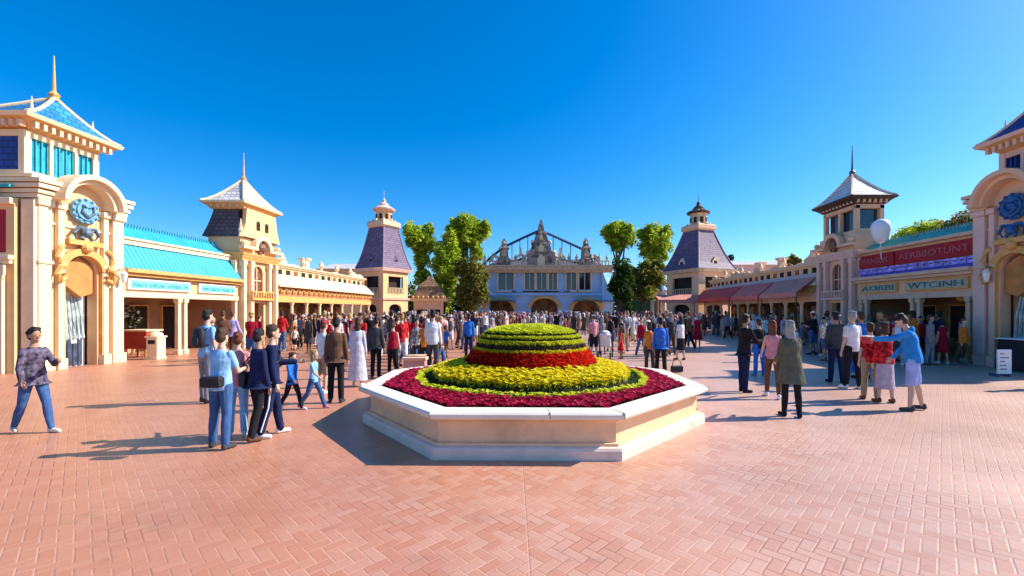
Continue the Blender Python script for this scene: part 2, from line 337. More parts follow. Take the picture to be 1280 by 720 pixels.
# ------------------------------------------------------------------ shared architecture
def spire(T, s, o, z0, z1, parent, m=gold, r=.05):
    mb = MB(T); h = z1 - z0
    mb.lathe(s, o, [(r * 3, z0), (r * 2.2, z0 + .12), (r * 3.2, z0 + .2), (r * 1.2, z0 + .32), (r, z0 + .38), (r * .3, z1)], 8)
    return mb.build('spire', m, parent)
def brackets(T, s0, s1, o0, o1, z0, z1, parent, m, n=9, d=.35):
    mb = MB(T)
    for k in range(n):
        s = s0 + (s1 - s0) * (k + .5) / n; mb.prism([(s - .05, z0), (s + .05, z0), (s + .05, z1), (s - .05, z1)], o0 - d, o0)
    m2 = max(3, int(n * (o1 - o0) / (s1 - s0)))
    for k in range(m2):
        o = o0 + (o1 - o0) * (k + .5) / m2; mb.box(s0 - d, s0, o - .05, o + .05, z0, z1)
    return mb.each('bracket', m, parent)
def roof_concave(T, s0, s1, o0, o1, ze, za, m, parent, apex=None, name='roof'):
    cs, co = apex or ((s0 + s1) / 2, (o0 + o1) / 2); hs, ho = (s1 - s0) / 2, (o1 - o0) / 2; ms, mo = (s0 + s1) / 2, (o0 + o1) / 2
    mb = MB(T); rings = []
    for t in (0, .15, .35, .55, .75, .9, 1):
        k = (1 - t) * .97 + .03; z = ze + (za - ze) * (t ** 1.35)
        c1, c2 = ms + (cs - ms) * t, mo + (co - mo) * t
        rings.append([(c1 - hs * k, c2 - ho * k, z), (c1 + hs * k, c2 - ho * k, z), (c1 + hs * k, c2 + ho * k, z), (c1 - hs * k, c2 + ho * k, z)])
    mb.loft(rings); r = mb.build(name, m, parent)
    hb = MB(T)
    for i in range(4): hb.tube([(*q[i][:2], q[i][2] + .02) for q in rings], .06, 5)
    hb.each('ridge_cap', creamw, parent)
    return r
def emblem(T, s, z, o, parent, ca, cb, k=1.0):
    e = MB(T)
    def disc(r, cz, o0, o1, n=18): e.prism([(s + r * math.cos(2 * math.pi * i / n), cz + r * math.sin(2 * math.pi * i / n)) for i in range(n)], o0, o1)
    disc(.40 * k, z, o - .10, o + .02); disc(.30 * k, z, o - .16, o - .05)
    for i in range(12):
        t = 2 * math.pi * i / 12; e.ball((s + .37 * k * math.cos(t), o - .12, z + .37 * k * math.sin(t)), .055 * k, 6, 4)
    x = e.build('medallion', ca, parent)
    e2 = MB(T)
    for sg in (-1, 1):
        e2.tube([(s, o - .18, z - .2 * k), (s + sg * .18 * k, o - .2, z - .05 * k), (s + sg * .15 * k, o - .2, z + .16 * k), (s + sg * .03 * k, o - .18, z + .1 * k)], [.05 * k, .045 * k, .035 * k, .02 * k], 6)
        e2.tube([(s, o - .1, z - .6 * k), (s + sg * .25 * k, o - .14, z - .55 * k), (s + sg * .38 * k, o - .12, z - .75 * k), (s + sg * .28 * k, o - .1, z - .9 * k)], [.07 * k, .06 * k, .05 * k, .03 * k], 6)
        e2.tube([(s, o - .1, z - .75 * k), (s + sg * .15 * k, o - .14, z - .9 * k), (s + sg * .05 * k, o - .12, z - 1.02 * k)], [.06 * k, .05 * k, .03 * k], 6)
    e2.ball((s, o - .14, z - .72 * k), .15 * k, 8, 6); e2.each('scrollwork', cb, parent)
    return x

def big_tower(T, s0, s1, label, lit, emb, eave=7.55, winm=tealblind, roofm=blueroof):
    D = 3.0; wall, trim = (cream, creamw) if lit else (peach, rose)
    x, y, _ = T((s0 + s1) / 2, D / 2, 0)
    t = thing('corner_tower', label, 'tower', (x, y, 0)); sm = (s0 + s1) / 2; W = s1 - s0
    # base storey: plaza face with portal, plus side and back walls
    pa, pb = sm - .52, sm + .52
    wl = MB(T).panel(s0, s1, 0, 6.0, 0, .35, [(pa, pb, -.01, 3.75, .5)])
    wl.box(s0, s0 + .35, .353, D, 0, 6.0); wl.box(s1 - .35, s1, .353, D, 0, 6.0); wl.box(s0 + .353, s1 - .353, D - .3, D, 0, 6.0)
    wl.build('wall', wall, t)
    pm = MB(T)                                            # pilasters
    for a, b in ((s0 - .04, s0 + .32), (s0 + .50, s0 + .68), (s1 - .68, s1 - .5), (s1 - .36, s1 + .04)):
        pm.box(a, b, -.14, -.003, .35, 5.15); pm.box(a - .05, b + .05, -.2, -.003, 0, .348); pm.box(a - .05, b + .05, -.2, -.003, 5.153, 5.35); pm.box(a - .03, b + .03, -.18, -.003, 3.35, 3.45)
    pm.box(s0 - .14, s0 - .003, -.1, .3, .0, 5.3); pm.box(s0 - .14, s0 - .003, 1.2, 1.5, 0, 5.3)
    pm.each('pilaster', trim, t, bevel=.015)
    # portal surround with scrolls
    ps = MB(T).band(sm, 3.25, .56, .80, -.16, -.003, 0, 180, 14, .9)
    for sg in (-1, 1):
        a = sm + sg * .68; ps.box(a - .1, a + .1, -.12, -.004, .2, 3.2)
        ps.tube([(a, -.2, 3.35), (a + sg * .16, -.24, 3.3), (a + sg * .24, -.24, 3.05), (a + sg * .14, -.24, 2.85), (a, -.2, 2.95), (a + sg * .02, -.2, 3.1)], .085, 7)
        ps.tube([(a, -.16, 4.0), (a + sg * .12, -.2, 3.9), (a + sg * .2, -.2, 3.6), (a + sg * .1, -.2, 3.4)], .07, 7)
    ps.box(sm - .55, sm + .55, -.22, -.003, 4.08, 4.24); ps.ball((sm, -.2, 4.0), .16, 8, 6)
    ps.build('portal_surround', gold, t)
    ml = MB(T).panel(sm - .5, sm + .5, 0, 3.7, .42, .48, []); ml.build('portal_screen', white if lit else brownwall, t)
    gr = MB(T)
    for k in range(7):
        a_ = sm - .40 + k * .13; gr.tube([(a_ * .7 + sm * .3 - .05, .40, 2.5), (a_, .39, 1.7), (a_ + .03, .39, .95)], [.03, .05, .06], 6)
    gr.ball((sm - .12, .38, 2.55), .16, 10, 8, (1.2, .4, 1))
    gr.each('portal_grille', mat('grey green drapery', (.42, .50, .48), .7, .3, 5), t)
    gr = MB(T); [gr.box(sm - .42 + q_ * .17, sm - .30 + q_ * .17, .37, .415, 0.02, .9 - .12 * (q_ % 2)) for q_ in range(5)]
    MB(T).prism([(sm - .42, 2.75), (sm + .1, 2.35), (sm + .46, 2.5), (sm + .46, 3.4), (sm, 3.7), (sm - .42, 3.4)], .1, .36).build('portal_hood', mat('burnt ochre panel', (.55, .24, .07), .7, .2, 3), t)
    gr.each('portal_base_panel', mat('slate blue relief', (.05, .07, .12), .6, .5, 5), t)
    bnd = MB(T).box(s0 + .33, pa - .35, -.06, -.003, 2.7, 2.78); bnd.box(pb + .35, s1 - .37, -.06, -.003, 2.7, 2.78)
    bnd.box(s0 + .0, s1 + .0, -.05, -.0035, 4.62, 4.70); bnd.build('string_course', trim, t)
    # lower cornice with arched pediment over the emblem
    cn = MB(T)
    for z, d in ((5.36, .20), (5.5, .26), (5.66, .34), (5.82, .38)):
        e = d * .6
        cn.box(s0 - e, sm - .78, -d, -.002, z, z + .118); cn.box(sm + .78, s1 + e, -d, -.002, z, z + .118)
        cn.box(s0 - e, s0 - .002, .0, D + .2, z, z + .118); cn.box(s1 + .002, s1 + e, 0, D + .2, z, z + .118)
    cn.band(sm, 5.42, .72, .86, -.42, -.002, 0, 180, 16); cn.band(sm, 5.42, .865, 1.02, -.6, -.002, 0, 180, 16, 1.0)
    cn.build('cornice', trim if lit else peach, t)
    MB(T).box(s0 - .1, s1 + .1, -.0, D + .1, 6.003, 6.1).build('roof_deck', trim, t)
    tp = MB(T).prism([(sm + .74 * math.cos(R(a)), 5.42 + .74 * math.sin(R(a))) for a in range(0, 181, 15)], -.02, .3); tp.build('pediment_panel', wall, t)
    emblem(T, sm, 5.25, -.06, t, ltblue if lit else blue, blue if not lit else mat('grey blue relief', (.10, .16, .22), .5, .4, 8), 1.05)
    # upper storey, open windows with blinds
    u0, u1, v0, v1 = s0 + .12, s1 - .22, .5, D - .2
    up = MB(T)
    for s in (u0, u1 - .2):
        for o in (v0, v1 - .2): up.box(s, s + .2, o, o + .2, 6.1, eave)
    up.box(u0 + .2, u1 - .2, v0 + .02, v0 + .18, 6.1, 6.3); up.box(u0 + .02, u0 + .18, v0 + .2, v1 - .2, 6.1, 6.3)
    up.box(u0 + .2, u1 - .2, v0 + .02, v0 + .18, eave - .2, eave); up.box(u0 + .02, u0 + .18, v0 + .2, v1 - .2, eave - .2, eave)
    for k in (1, 2): 
        s = u0 + (u1 - u0) * k / 3; up.box(s - .05, s + .05, v0, v0 + .17, 6.302, eave - .202)
    up.build('upper_wall', trim, t, bevel=.012)
    for k in range(3):
        a = u0 + (u1 - u0) * k / 3 + .08; b = u0 + (u1 - u0) * (k + 1) / 3 - .06
        if k == 0: a += .13
        if k == 2: b -= .13
        fr = MB(T)
        for q in range(4): x = a + (b - a) * q / 3; fr.box(x - .018, x + .018, v0 + .06, v0 + .1, 6.303, eave - .203)
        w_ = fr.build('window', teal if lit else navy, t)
        MB(T).box(a, b, v0 + .11, v0 + .13, 6.304, eave - .204).build('pane', winm, w_)
    MB(T).box(u0 + .07, u0 + .11, v0 + .22, v1 - .22, 6.304, eave - .204).build('side_blind', navy, t)
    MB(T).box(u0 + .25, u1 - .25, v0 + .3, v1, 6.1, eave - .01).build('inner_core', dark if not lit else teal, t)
    # eaves and roof
    cc = D / 2 + .25; ev = MB(T).sq(sm, cc, [(W / 2 - .25, D / 2 - .3, eave + .0), (W / 2 - .1, D / 2 - .1, eave + .14), (W / 2 + .14, D / 2 + .16, eave + .3)])
    ev.build('eave_soffit', gold, t)
    MB(T).sq(sm, cc, [(W / 2 + .17, D / 2 + .19, eave + .303), (W / 2 + .22, D / 2 + .24, eave + .42)]).build('fascia', trim, t)
    brackets(T, s0 + .05, s1 - .05, .3, D + .2, eave + .03, eave + .22, t, peach, 11, .16)
    roof_concave(T, s0 - .16, s1 + .16, .08, D + .4, eave + .423, eave + 1.6, roofm, t, apex=(sm + .25, 1.2))
    spire(T, sm + .25, 1.2, eave + 1.55, eave + 3.1, t, gold, .05)
    fn = MB(T)
    fn.lathe(s1 - .35, .6, [(.06, eave + .6), (.04, eave + .8), (.01, eave + 1.15)], 6); fn.lathe(s0 + .4, .6, [(.06, eave + .6), (.04, eave + .8), (.01, eave + 1.15)], 6)
    fn.each('finial', trim, t)
    return t

# ------------------------------------------------------------------ left front
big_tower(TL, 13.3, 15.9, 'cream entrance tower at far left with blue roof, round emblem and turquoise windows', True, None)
def wing():
    x0, x1, y = -20.6, -15.0, 13.02
    t = thing('shop_wing', 'cream shop wing at the left edge with red banner and curved teal sign', 'building', (-18, 14, 0))
    MB().panel(x0, x1, 0, 5.3, y, y + .1, [(-19.6, -15.55, -.01, 2.7, 0), (-19.6, -15.25, 3.65, 4.95, 0)]).build('wall', cream, t)
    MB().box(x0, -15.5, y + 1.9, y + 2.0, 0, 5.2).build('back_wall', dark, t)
    MB().box(-19.6, -15.25, y + .04, y + .07, 3.65, 4.95).build('banner', redcloth, t)
    bl = MB()
    for k in range(14): bl.box(-19.5 + k * .29, -19.38 + k * .29, y - .04, y + .02, 5.3, 5.62)
    bl.box(-19.6, -15.1, y - .06, y + .04, 5.623, 5.70); bl.build('balustrade', teal, t)
    c = MB().box(x0, -15.0, y - .16, y - .002, 3.42, 3.56).box(x0, -15.04, y - .10, y - .002, 3.30, 3.417).box(x0, -15.0, y - .12, y - .002, 5.1, 5.29)
    c.build('cornice', creamw, t, bevel=.02)
    p = MB()
    for a in (-15.5, -19.85): p.box(a, a + .26, y - .12, y - .003, 0, 3.28)
    p.each('pilaster', creamw, t, bevel=.015)
    s = MB().prism([(-19.3, 2.75), (-15.45, 2.72), (-15.15, 2.85), (-15.1, 3.0), (-15.1, 3.25), (-19.3, 3.25)], y - .2, y - .13).build('sign_board', creamw, t)
    MB().prism([(-19.2, 2.85), (-15.5, 2.82), (-15.25, 2.92), (-15.2, 3.19), (-19.2, 3.19)], y - .215, y - .203).build('sign_face', teal, s)
    glyphs(ID, -19.1, -15.3, 2.92, 3.13, y - .235, y - .218, s, white, 16)
    MB().box(x0, -15.4, y + .1, y + 1.9, 3.0, 3.1).build('ceiling', brownwall, t)
wing()

def arcade(T, s0, s1, label, left):
    x, y, _ = T((s0 + s1) / 2, 1.5, 0)
    t = thing('arcade_building', label, 'building', (x, y, 0))
    wall, trim = (cream, creamw) if left else (peach, mat('peach trim', (.66, .46, .30), .75, .1, 2, .2, 30))
    cols = MB(T)
    for s in ((18.75,) if left else (15.45, 17.85, 20.75)):
        for ds in (-.16, .16):
            cols.sq(s + ds, .12, [(.12, .12, 0), (.12, .12, .18), (.08, .08, .2), (.075, .075, 2.2), (.11, .11, 2.24), (.12, .12, 2.397)])
    cols.each('column', trim, t, bevel=.01)
    MB(T).box(s0, s1, 0, .26, 2.4, 2.62).build('lintel', trim, t, bevel=.01)
    fz = MB(T).box(s0, s1, .04, .24, 2.623, 3.2).build('frieze', wall, t)
    MB(T).box(s0, s1, -.18, .3, 3.203, 3.32).box(s0, s1, -.3, .3, 3.323, 3.47).build('cornice', trim if not left else gold, t, bevel=.01)
    spans = [(s0 + .25, s0 + (s1 - s0) * .50), (s0 + (s1 - s0) * .58, s1 - .3)]
    for a, b in spans:
        sb = MB(T).box(a, b, -.06, .038, 2.70, 3.12).build('sign_board', white if left else gold, t)
        MB(T).box(a + .08, b - .08, -.075, -.062, 2.76, 3.06).build('sign_face', mat('turquoise panel', (.20, .62, .62), .4, .15, 5) if left else mat('pale green panel', (.42, .45, .30), .6, .2, 5), sb)
        glyphs(T, a + .15, b - .15, 2.82, 2.94, -.09, -.078, sb, teal, 22) if left else words(T, 'WTCINH' if a < 17 else 'AORBI', b - .15, a + .15, 2.80, 3.03, -.098, .02, sb, mat('worn teal letter', (.06, .16, .17), .6, .8, 6))
    o0 = .1
    if left:
        MB(T).prism([(0, 0)] * 0 or [(s0, 3.473), (s1, 3.473), (s1, 3.48), (s0, 3.48)], -.1, 0).build('gutter', gold, t)
        MB(T).add([(s0, -.12, 3.5), (s1, -.12, 3.5), (s1, .42, 4.42), (s0, .42, 4.42), (s0, .0, 3.4), (s1, .0, 3.4), (s1, .6, 4.4), (s0, .6, 4.4)], [(0, 1, 2, 3), (4, 7, 6, 5), (0, 4, 5, 1), (3, 2, 6, 7), (0, 3, 7, 4), (1, 5, 6, 2)]).build('roof', tealroof, t)
        MB(T).box(s0, s1, .36, .75, 4.44, 4.63).box(s0, s1, .30, .8, 4.633, 4.72).build('parapet', creamw, t, bevel=.01)
        MB(T).add([(s0, .6, 4.72), (s1, .6, 4.72), (s1, 1.2, 5.25), (s0, 1.2, 5.25), (s0, .8, 4.7), (s1, .8, 4.7), (s1, 1.4, 5.2), (s0, 1.4, 5.2)], [(0, 1, 2, 3), (4, 7, 6, 5), (0, 4, 5, 1), (3, 2, 6, 7), (0, 3, 7, 4), (1, 5, 6, 2)]).build('upper_roof', tealroof, t)
        cr = MB(T)
        k = 0; s = s0
        while s < s1: cr.prism([(s, 5.2), (s + .1, 5.2), (s + .05, 5.42)], 1.24, 1.28); s += .13
        cr.box(s0, s1, 1.2, 1.3, 5.18, 5.24); cr.build('roof_cresting', teal, t)
    else:
        bs = spans
        MB(T).box(s0, s1, .2, .4, 3.473, 4.62).build('parapet_wall', wall, t)
        vb = MB(T)
        s = s0 + .1
        while s < s1 - .3: vb.prism([(s, 3.62), (s + .3, 3.62), (s + .3, 3.78), (s + .15, 3.72), (s, 3.78)], .05, .1); vb.box(s, s + .3, .06, .12, 3.78, 3.86); s += .32
        vb.build('bunting', mat('white and violet cloth', (.34, .30, .80), .7, .7, 4), t)
        MB(T).box(s0 + .05, s1 - .05, .10, .196, 3.50, 3.70).build('trim_strip', violetw, t)
        for a, b in ((s0 + .08, s0 + (s1 - s0) * .62), (s0 + (s1 - s0) * .64, s1 - .05)):
            bn = MB(T).box(a, b, .08, .19, 3.90, 4.50).build('banner', redcloth, t)
            words(T, 'AERBBOTUNT' if b - a > 2.5 else 'MANSUK', b - .2, a + .25, 4.08, 4.33, .055, .022, bn, mat('faded pink letter', (.46, .12, .13), .6))
        MB(T).box(s0, s1, -.02, .5, 4.623, 4.75).build('parapet_cap', trim, t, bevel=.01)
        MB(T).add([(s0, .3, 4.753), (s1, .3, 4.753), (s1, .75, 5.1), (s0, .75, 5.1), (s0, .6, 4.753), (s1, .6, 4.753), (s1, 1.0, 5.1), (s0, 1.0, 5.1)], [(0, 1, 2, 3), (4, 7, 6, 5), (0, 4, 5, 1), (3, 2, 6, 7), (0, 3, 7, 4), (1, 5, 6, 2)]).build('roof', mat('sea green roof', (.04, .32, .28), .5, .3, 3), t)
        cr = MB(T); s = s0
        while s < s1: cr.prism([(s, 5.08), (s + .1, 5.08), (s + .05, 5.26)], .8, .84); s += .14
        cr.build('roof_cresting', teal, t)
    # inside
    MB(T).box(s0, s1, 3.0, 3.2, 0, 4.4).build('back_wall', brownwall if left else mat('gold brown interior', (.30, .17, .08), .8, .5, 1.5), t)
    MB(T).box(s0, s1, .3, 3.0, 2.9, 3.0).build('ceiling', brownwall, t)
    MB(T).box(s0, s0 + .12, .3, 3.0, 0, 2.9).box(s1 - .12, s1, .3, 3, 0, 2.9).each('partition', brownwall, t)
    for k in range(4):
        a = s0 + .5 + k * (s1 - s0) / 4.1
        f = MB(T).box(a, a + .7, 2.9, 2.997, .0 if k % 2 else .7, 2.1).build('doorway' if k % 2 else 'window', dark, t)
        fr = MB(T).box(a - .06, a, 2.86, 2.996, 0 if k % 2 else .7, 2.16).box(a + .7, a + .76, 2.86, 2.996, 0 if k % 2 else .7, 2.16).box(a, a + .7, 2.86, 2.996, 2.1, 2.16); fr.build('frame', gold, f)
    return t
arcade(TL, 15.95, 22.1, 'turquoise roofed arcade between the two left towers with teal lettered signs', True)
arcade(TR, 15.25, 21.1, 'right arcade under red lettered banners and violet bunting', False)

def mid_tower(T, s0, s1, label, left):
    D = 1.6; sm = (s0 + s1) / 2; W = s1 - s0; wall, trim = (cream, creamw) if left else (peach, rose)
    x, y, _ = T(sm, D / 2, 0); t = thing('belvedere_tower', label, 'tower', (x, y, 0))
    wl = MB(T).panel(s0, s1, 0, 4.7, 0, .3, [(sm - .45, sm + .45, -.01, 2.3, 0), (sm - .38, sm + .38, 2.75, 4.3, .35)])
    wl.box(s0, s0 + .3, .303, D, 0, 4.7); wl.box(s1 - .3, s1, .303, D, 0, 4.7); wl.box(s0, s1, D, D + .2, 0, 4.7); wl.build('wall', wall, t)
    MB(T).box(s0 + .35, s1 - .35, 1.0, 1.1, 0, 4.6).build('back_wall', brownwall, t)
    wn = MB(T).box(sm - .36, sm + .36, .12, .15, 2.76, 4.2).build('window', mat('brown shutter', (.25, .09, .05), .6, .2, 5, kind='board'), t)
    MB(T).box(sm - .025, sm + .025, .08, .118, 2.76, 4.25).box(sm - .36, sm + .36, .08, .117, 3.5, 3.55).build('frame', trim, wn)
    p = MB(T)
    for a in (s0 - .02, s0 + .55, s1 - .77, s1 - .2):
        p.sq(a + .11, -.12, [(.15, .12, 0), (.15, .12, .5), (.11, .1, .55), (.1, .09, 4.2), (.14, .12, 4.3), (.15, .12, 4.48)])
    p.sq(s0 - .12, .2, [(.12, .15, 0), (.12, .15, .5), (.1, .1, .55), (.09, .1, 4.2), (.12, .14, 4.48)])
    p.each('column', trim, t, bevel=.01)
    b = MB(T)
    b.box(s0 + .5, s1 - .5, -.32, -.0025, 2.45, 2.55)
    for k in range(9): q = s0 + .55 + (W - 1.1) * k / 8; b.box(q - .03, q + .03, -.3, -.25, 2.553, 2.85)
    b.box(s0 + .5, s1 - .5, -.33, -.23, 2.853, 2.92); b.build('balcony', gold if left else rose, t)
    c = MB(T)
    for z, d in ((4.5, .16), (4.63, .22), (4.76, .28)):
        c.sq(sm, D / 2, [(W / 2 + d * .6, D / 2 + d, z), (W / 2 + d * .6 + .04, D / 2 + d + .04, z + .127)])
    c.build('cornice', gold if left else rose, t)
    a = MB(T).sq(sm, D / 2, [(W / 2 + .05, D / 2 + .05, 4.89), (W / 2 + .02, D / 2 + .02, 5.7)]); a.build('attic', wall, t)
    gb = MB(T).band(sm, 5.2, .5, .72, -.35, -.056, 0, 180, 12); gb.box(s0 - .2, sm - .5, -.35, -.056, 5.1, 5.25); gb.box(sm + .5, s1 + .2, -.35, -.056, 5.1, 5.25)
    for k in (0, 1): gb.ball((s0 + k * W, -.2, 5.4), .14, 8, 6)
    gb.build('pediment', trim if left else peach, t)
    em = MB(T).ball((sm, -.12, 5.3), .26, 10, 6); 
    for i in range(7): em.ball((sm + .3 * math.cos(i * .9), -.15, 5.3 + .3 * math.sin(i * .9)), .1, 6, 4)
    em.build('crest', mat('brown crest', (.24, .13, .08), .6, .5, 7), t)
    if left:
        # flared dark mansard on the side, pale curved gable to the plaza
        mn = MB(T).sq(sm + .05, D / 2 + .1, [(W / 2 + .12, D / 2 + .22, 5.72), (W / 2 + .02, D / 2 + .0, 6.3), (W / 2 - .12, D / 2 - .15, 6.95), (W / 2 - .15, D / 2 - .18, 7.2)])
        mn.build('mansard', brownslate, t)
        gbl = MB(T).prism([(s0 - .15, 5.72), (s1 + .15, 5.72), (s1 - .1, 6.4), (s1 - .25, 7.2), (s0 + .2, 7.2), (s0 + .1, 6.4)], -.22, -.02)
        gbl.build('gable', cream, t)
        gw = MB(T)
        for q in (-.35, .35): gw.band(sm + q, 6.55, 0, .14, -.25, -.223, 0, 360, 10); gw.box(sm + q - .13, sm + q + .13, -.25, -.223, 6.2, 6.5)
        gw.each('gable_window', dark, t)
        MB(T).lathe(s0 - .1, -.1, [(.12, 5.7), (.08, 5.9), (.12, 6.0), (.06, 6.2), (.02, 6.6)], 8).build('finial', trim, t)
    else:
        u = MB(T)
        for s in (s0 + .1, s1 - .3):
            for o in (.1, D - .3): u.box(s, s + .2, o, o + .2, 5.7, 7.1)
        u.box(sm - .08, sm + .08, .12, .28, 5.7, 7.1)
        u.box(s0 + .12, s1 - .12, .12, .28, 5.703, 5.9); u.box(s0 + .12, s0 + .28, .3, D - .3, 5.703, 5.95); u.box(s0 + .1, s1 - .1, .1, D - .1, 6.95, 7.15)
        u.build('upper_wall', peach, t)
        MB(T).box(s0 + .3, s1 - .3, .35, D - .3, 5.7, 6.94).build('inner_core', glass, t)
    e = MB(T).sq(sm, D / 2, [(W / 2 - .1, D / 2 + .0, 7.16), (W / 2 + .03, D / 2 + .15, 7.32), (W / 2 + .16, D / 2 + .3, 7.42)]); e.build('eave_soffit', gold if left else darkwood, t)
    MB(T).sq(sm, D / 2, [(W / 2 + .2, D / 2 + .33, 7.423), (W / 2 + .24, D / 2 + .37, 7.52)]).build('fascia', creamw if left else darkwood, t)
    brackets(T, s0 + .02, s1 - .02, -.02, D + .02, 7.2, 7.36, t, peach, 10, .1)
    roof_concave(T, s0 - .18, s1 + .18, -.31, D + .31, 7.523, 9.0, whiteroof, t, apex=(sm, D / 2))
    spire(T, sm, D / 2, 8.9, 10.5, t, gold if left else iron, .05)
    return t
mid_tower(TL, 22.2, 25.0, 'second tower on the left with pale pyramid roof over a dark mansard', True)
mid_tower(TR, 21.2, 23.9, 'right tower with open windowed belvedere under a white pyramid roof', False)

def low_building(T, s0, s1, label, left):
    x, y, _ = T((s0 + s1) / 2, 2, 0); t = thing('colonnade_building', label, 'building', (x, y, 0))
    wall, trim = (cream, creamw) if left else (cream, mat('warm cream trim', (.80, .60, .40), .75, .1, 2, .2, 30)); n = int((s1 - s0) / 1.6)
    c = MB(T)
    for k in range(n + 1): c.lathe(s0 + .2 + (s1 - s0 - .4) * k / n, .15, [(.15, 0), (.15, .25), (.1, .3), (.09, 2.2), (.14, 2.3), (.15, 2.397)], 8)
    c.each('column', trim, t)
    MB(T).box(s0, s1, -.02, .4, 2.4, 2.75).build('lintel', gold if left else peach, t)
    fr = MB(T).box(s0, s1, .05, .4, 2.753, 3.3); fr.build('frieze', mat('terracotta frieze', (.50, .20, .09), .8, .3, 3) if left else rose, t)
    sw = MB(T); s = s0 + .2
    while s < s1 - .3:
        sw.tube([(s, .0, 2.95), (s + .1, -.05, 3.2), (s + .25, -.05, 3.15), (s + .3, 0, 2.9)], .05, 5); sw.ball((s + .45, -.02, 3.02), .1, 6, 4); s += .62
    sw.build('frieze_ornament', gold, t)
    MB(T).box(s0, s1, -.25, .4, 3.303, 3.42).build('cornice', trim, t)
    sl = MB(T).add([(s0, -.2, 3.43), (s1, -.2, 3.43), (s1, .5, 4.1), (s0, .5, 4.1), (s0, .4, 3.42), (s1, .4, 3.42), (s1, .9, 4.1), (s0, .9, 4.1)], [(0, 1, 2, 3), (4, 7, 6, 5), (0, 4, 5, 1), (3, 2, 6, 7), (0, 3, 7, 4), (1, 5, 6, 2)])
    sl.build('lower_roof', mat('pale plaster roof', (.72, .68, .55), .6, .08, 2) if left else rose, t)
    u = MB(T).box(s0, s1, .6, 3.5, 3.5, 4.55).build('upper_wall', wall, t)
    for k in range(n * 2):
        a = s0 + .3 + k * (s1 - s0) / (n * 2)
        w_ = MB(T).box(a, a + .4, .56, .598, 4.05, 4.42).build('window', dark if k % 3 else mat('red shutter', (.35, .10, .07), .7, .2, 5), t)
    MB(T).box(s0, s1, .5, 3.6, 4.553, 4.66).box(s0, s1, .4, 3.6, 4.663, 4.74).build('upper_cornice', trim, t)
    pr = MB(T); s = s0
    random.seed(3 if left else 4)
    while s < s1 - .6:
        h = random.choice((.12, .3, .2, .42)); wd = random.uniform(.5, 1.4); e = min(s + wd, s1)
        if random.random() < .6: pr.prism([(s, 4.743), (e, 4.743), (e, 4.74 + h * .6), ((s + e) / 2, 4.75 + h), (s, 4.74 + h * .6)], .6, .8)
        s = e + .03
    pr.each('parapet_scroll', trim if left else peach, t)
    for s in ([s0 + 1.1, s0 + 5.2] if left else [s0 + 2, s0 + 6, s0 + 9]):
        MB(T).sq(s, 1.2, [(.22, .22, 4.74), (.2, .2, 5.35), (.3, .3, 5.42), (.32, .32, 5.55)]).build('chimney', creamw if left else peach, t)
    fn = MB(T)
    for k in range(5): fn.lathe(s0 + 1.8 + k * (s1 - s0 - 2) / 5, .7, [(.16, 4.75), (.06, 4.9), (.2, 5.1), (.14, 5.25), (.02, 5.5)], 8)
    fn.each('urn', trim, t)
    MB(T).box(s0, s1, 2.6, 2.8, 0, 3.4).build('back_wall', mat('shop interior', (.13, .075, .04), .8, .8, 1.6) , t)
    for k in range(n):
        a = s0 + .5 + k * (s1 - s0) / n
        MB(T).box(a, a + .8, 2.5, 2.597, .6, 2.2).build('shop_window', mat('shop display', (.35, .22, .10), .4, .9, 4, 0), t)
    MB(T).box(s0, s1, .42, 2.6, 2.8, 2.9).build('ceiling', brownwall, t)
    return t
low_building(TL, 25.1, 38.8, 'low cream colonnade beyond the second left tower with gold frieze ornaments', True)
low_building(TR, 24.0, 41.5, 'long peach colonnade beyond the right tower behind red awnings', False)

def awning(T, s0, s1, m, label, z=3.8, out=1.1, drop=.85, loc=(0, 0)):
    t = thing('awning', label, 'awning', T((s0 + s1) / 2, 0, 2.5), 'canvas awnings along the right colonnade')
    MB(T).add([(s0, -.03, z), (s1, -.03, z), (s1, -out, z - drop), (s0, -out, z - drop), (s0, -.03, z - .05), (s1, -.03, z - .05), (s1, -out, z - drop - .05), (s0, -out, z - drop - .05)], [(0, 1, 2, 3), (4, 7, 6, 5), (0, 4, 5, 1), (3, 2, 6, 7), (0, 3, 7, 4), (1, 5, 6, 2)]).build('canopy', m, t)
    vl = MB(T); s = s0
    while s < s1 - .05: vl.prism([(s, z - drop - .05), (s + .3, z - drop - .05), (s + .3, z - drop - .25), (s + .15, z - drop - .33), (s, z - drop - .25)], -out - .02, -out + .01); s += .3
    vl.build('valance', m, t)
    p = MB(T)
    for s in (s0 + .1, s1 - .1): p.tube([(s, -out + .05, 0), (s, -out + .05, z - drop - .06)], .035, 6)
    p.each('pole', darkwood, t)
awning(TR, 24.3, 28.4, pinkaw, 'dusty pink awning nearest to the right belvedere tower')
awning(TR, 28.7, 32.9, mat('salmon awning canvas', (.72, .18, .13), .8, .15, 1.5, .2, 12), 'salmon red awning between the nearest pink awning and the bright red one')
awning(TR, 33.2, 41.2, redaw, 'long bright red awning right of the slate tower')
awning(lambda a, b, z: (a, 41.2 + b, z), 13.6, 18.0, pinkaw, 'dusty pink awning facing the plaza in front of the right slate tower', 3.4, 1.1, .5)

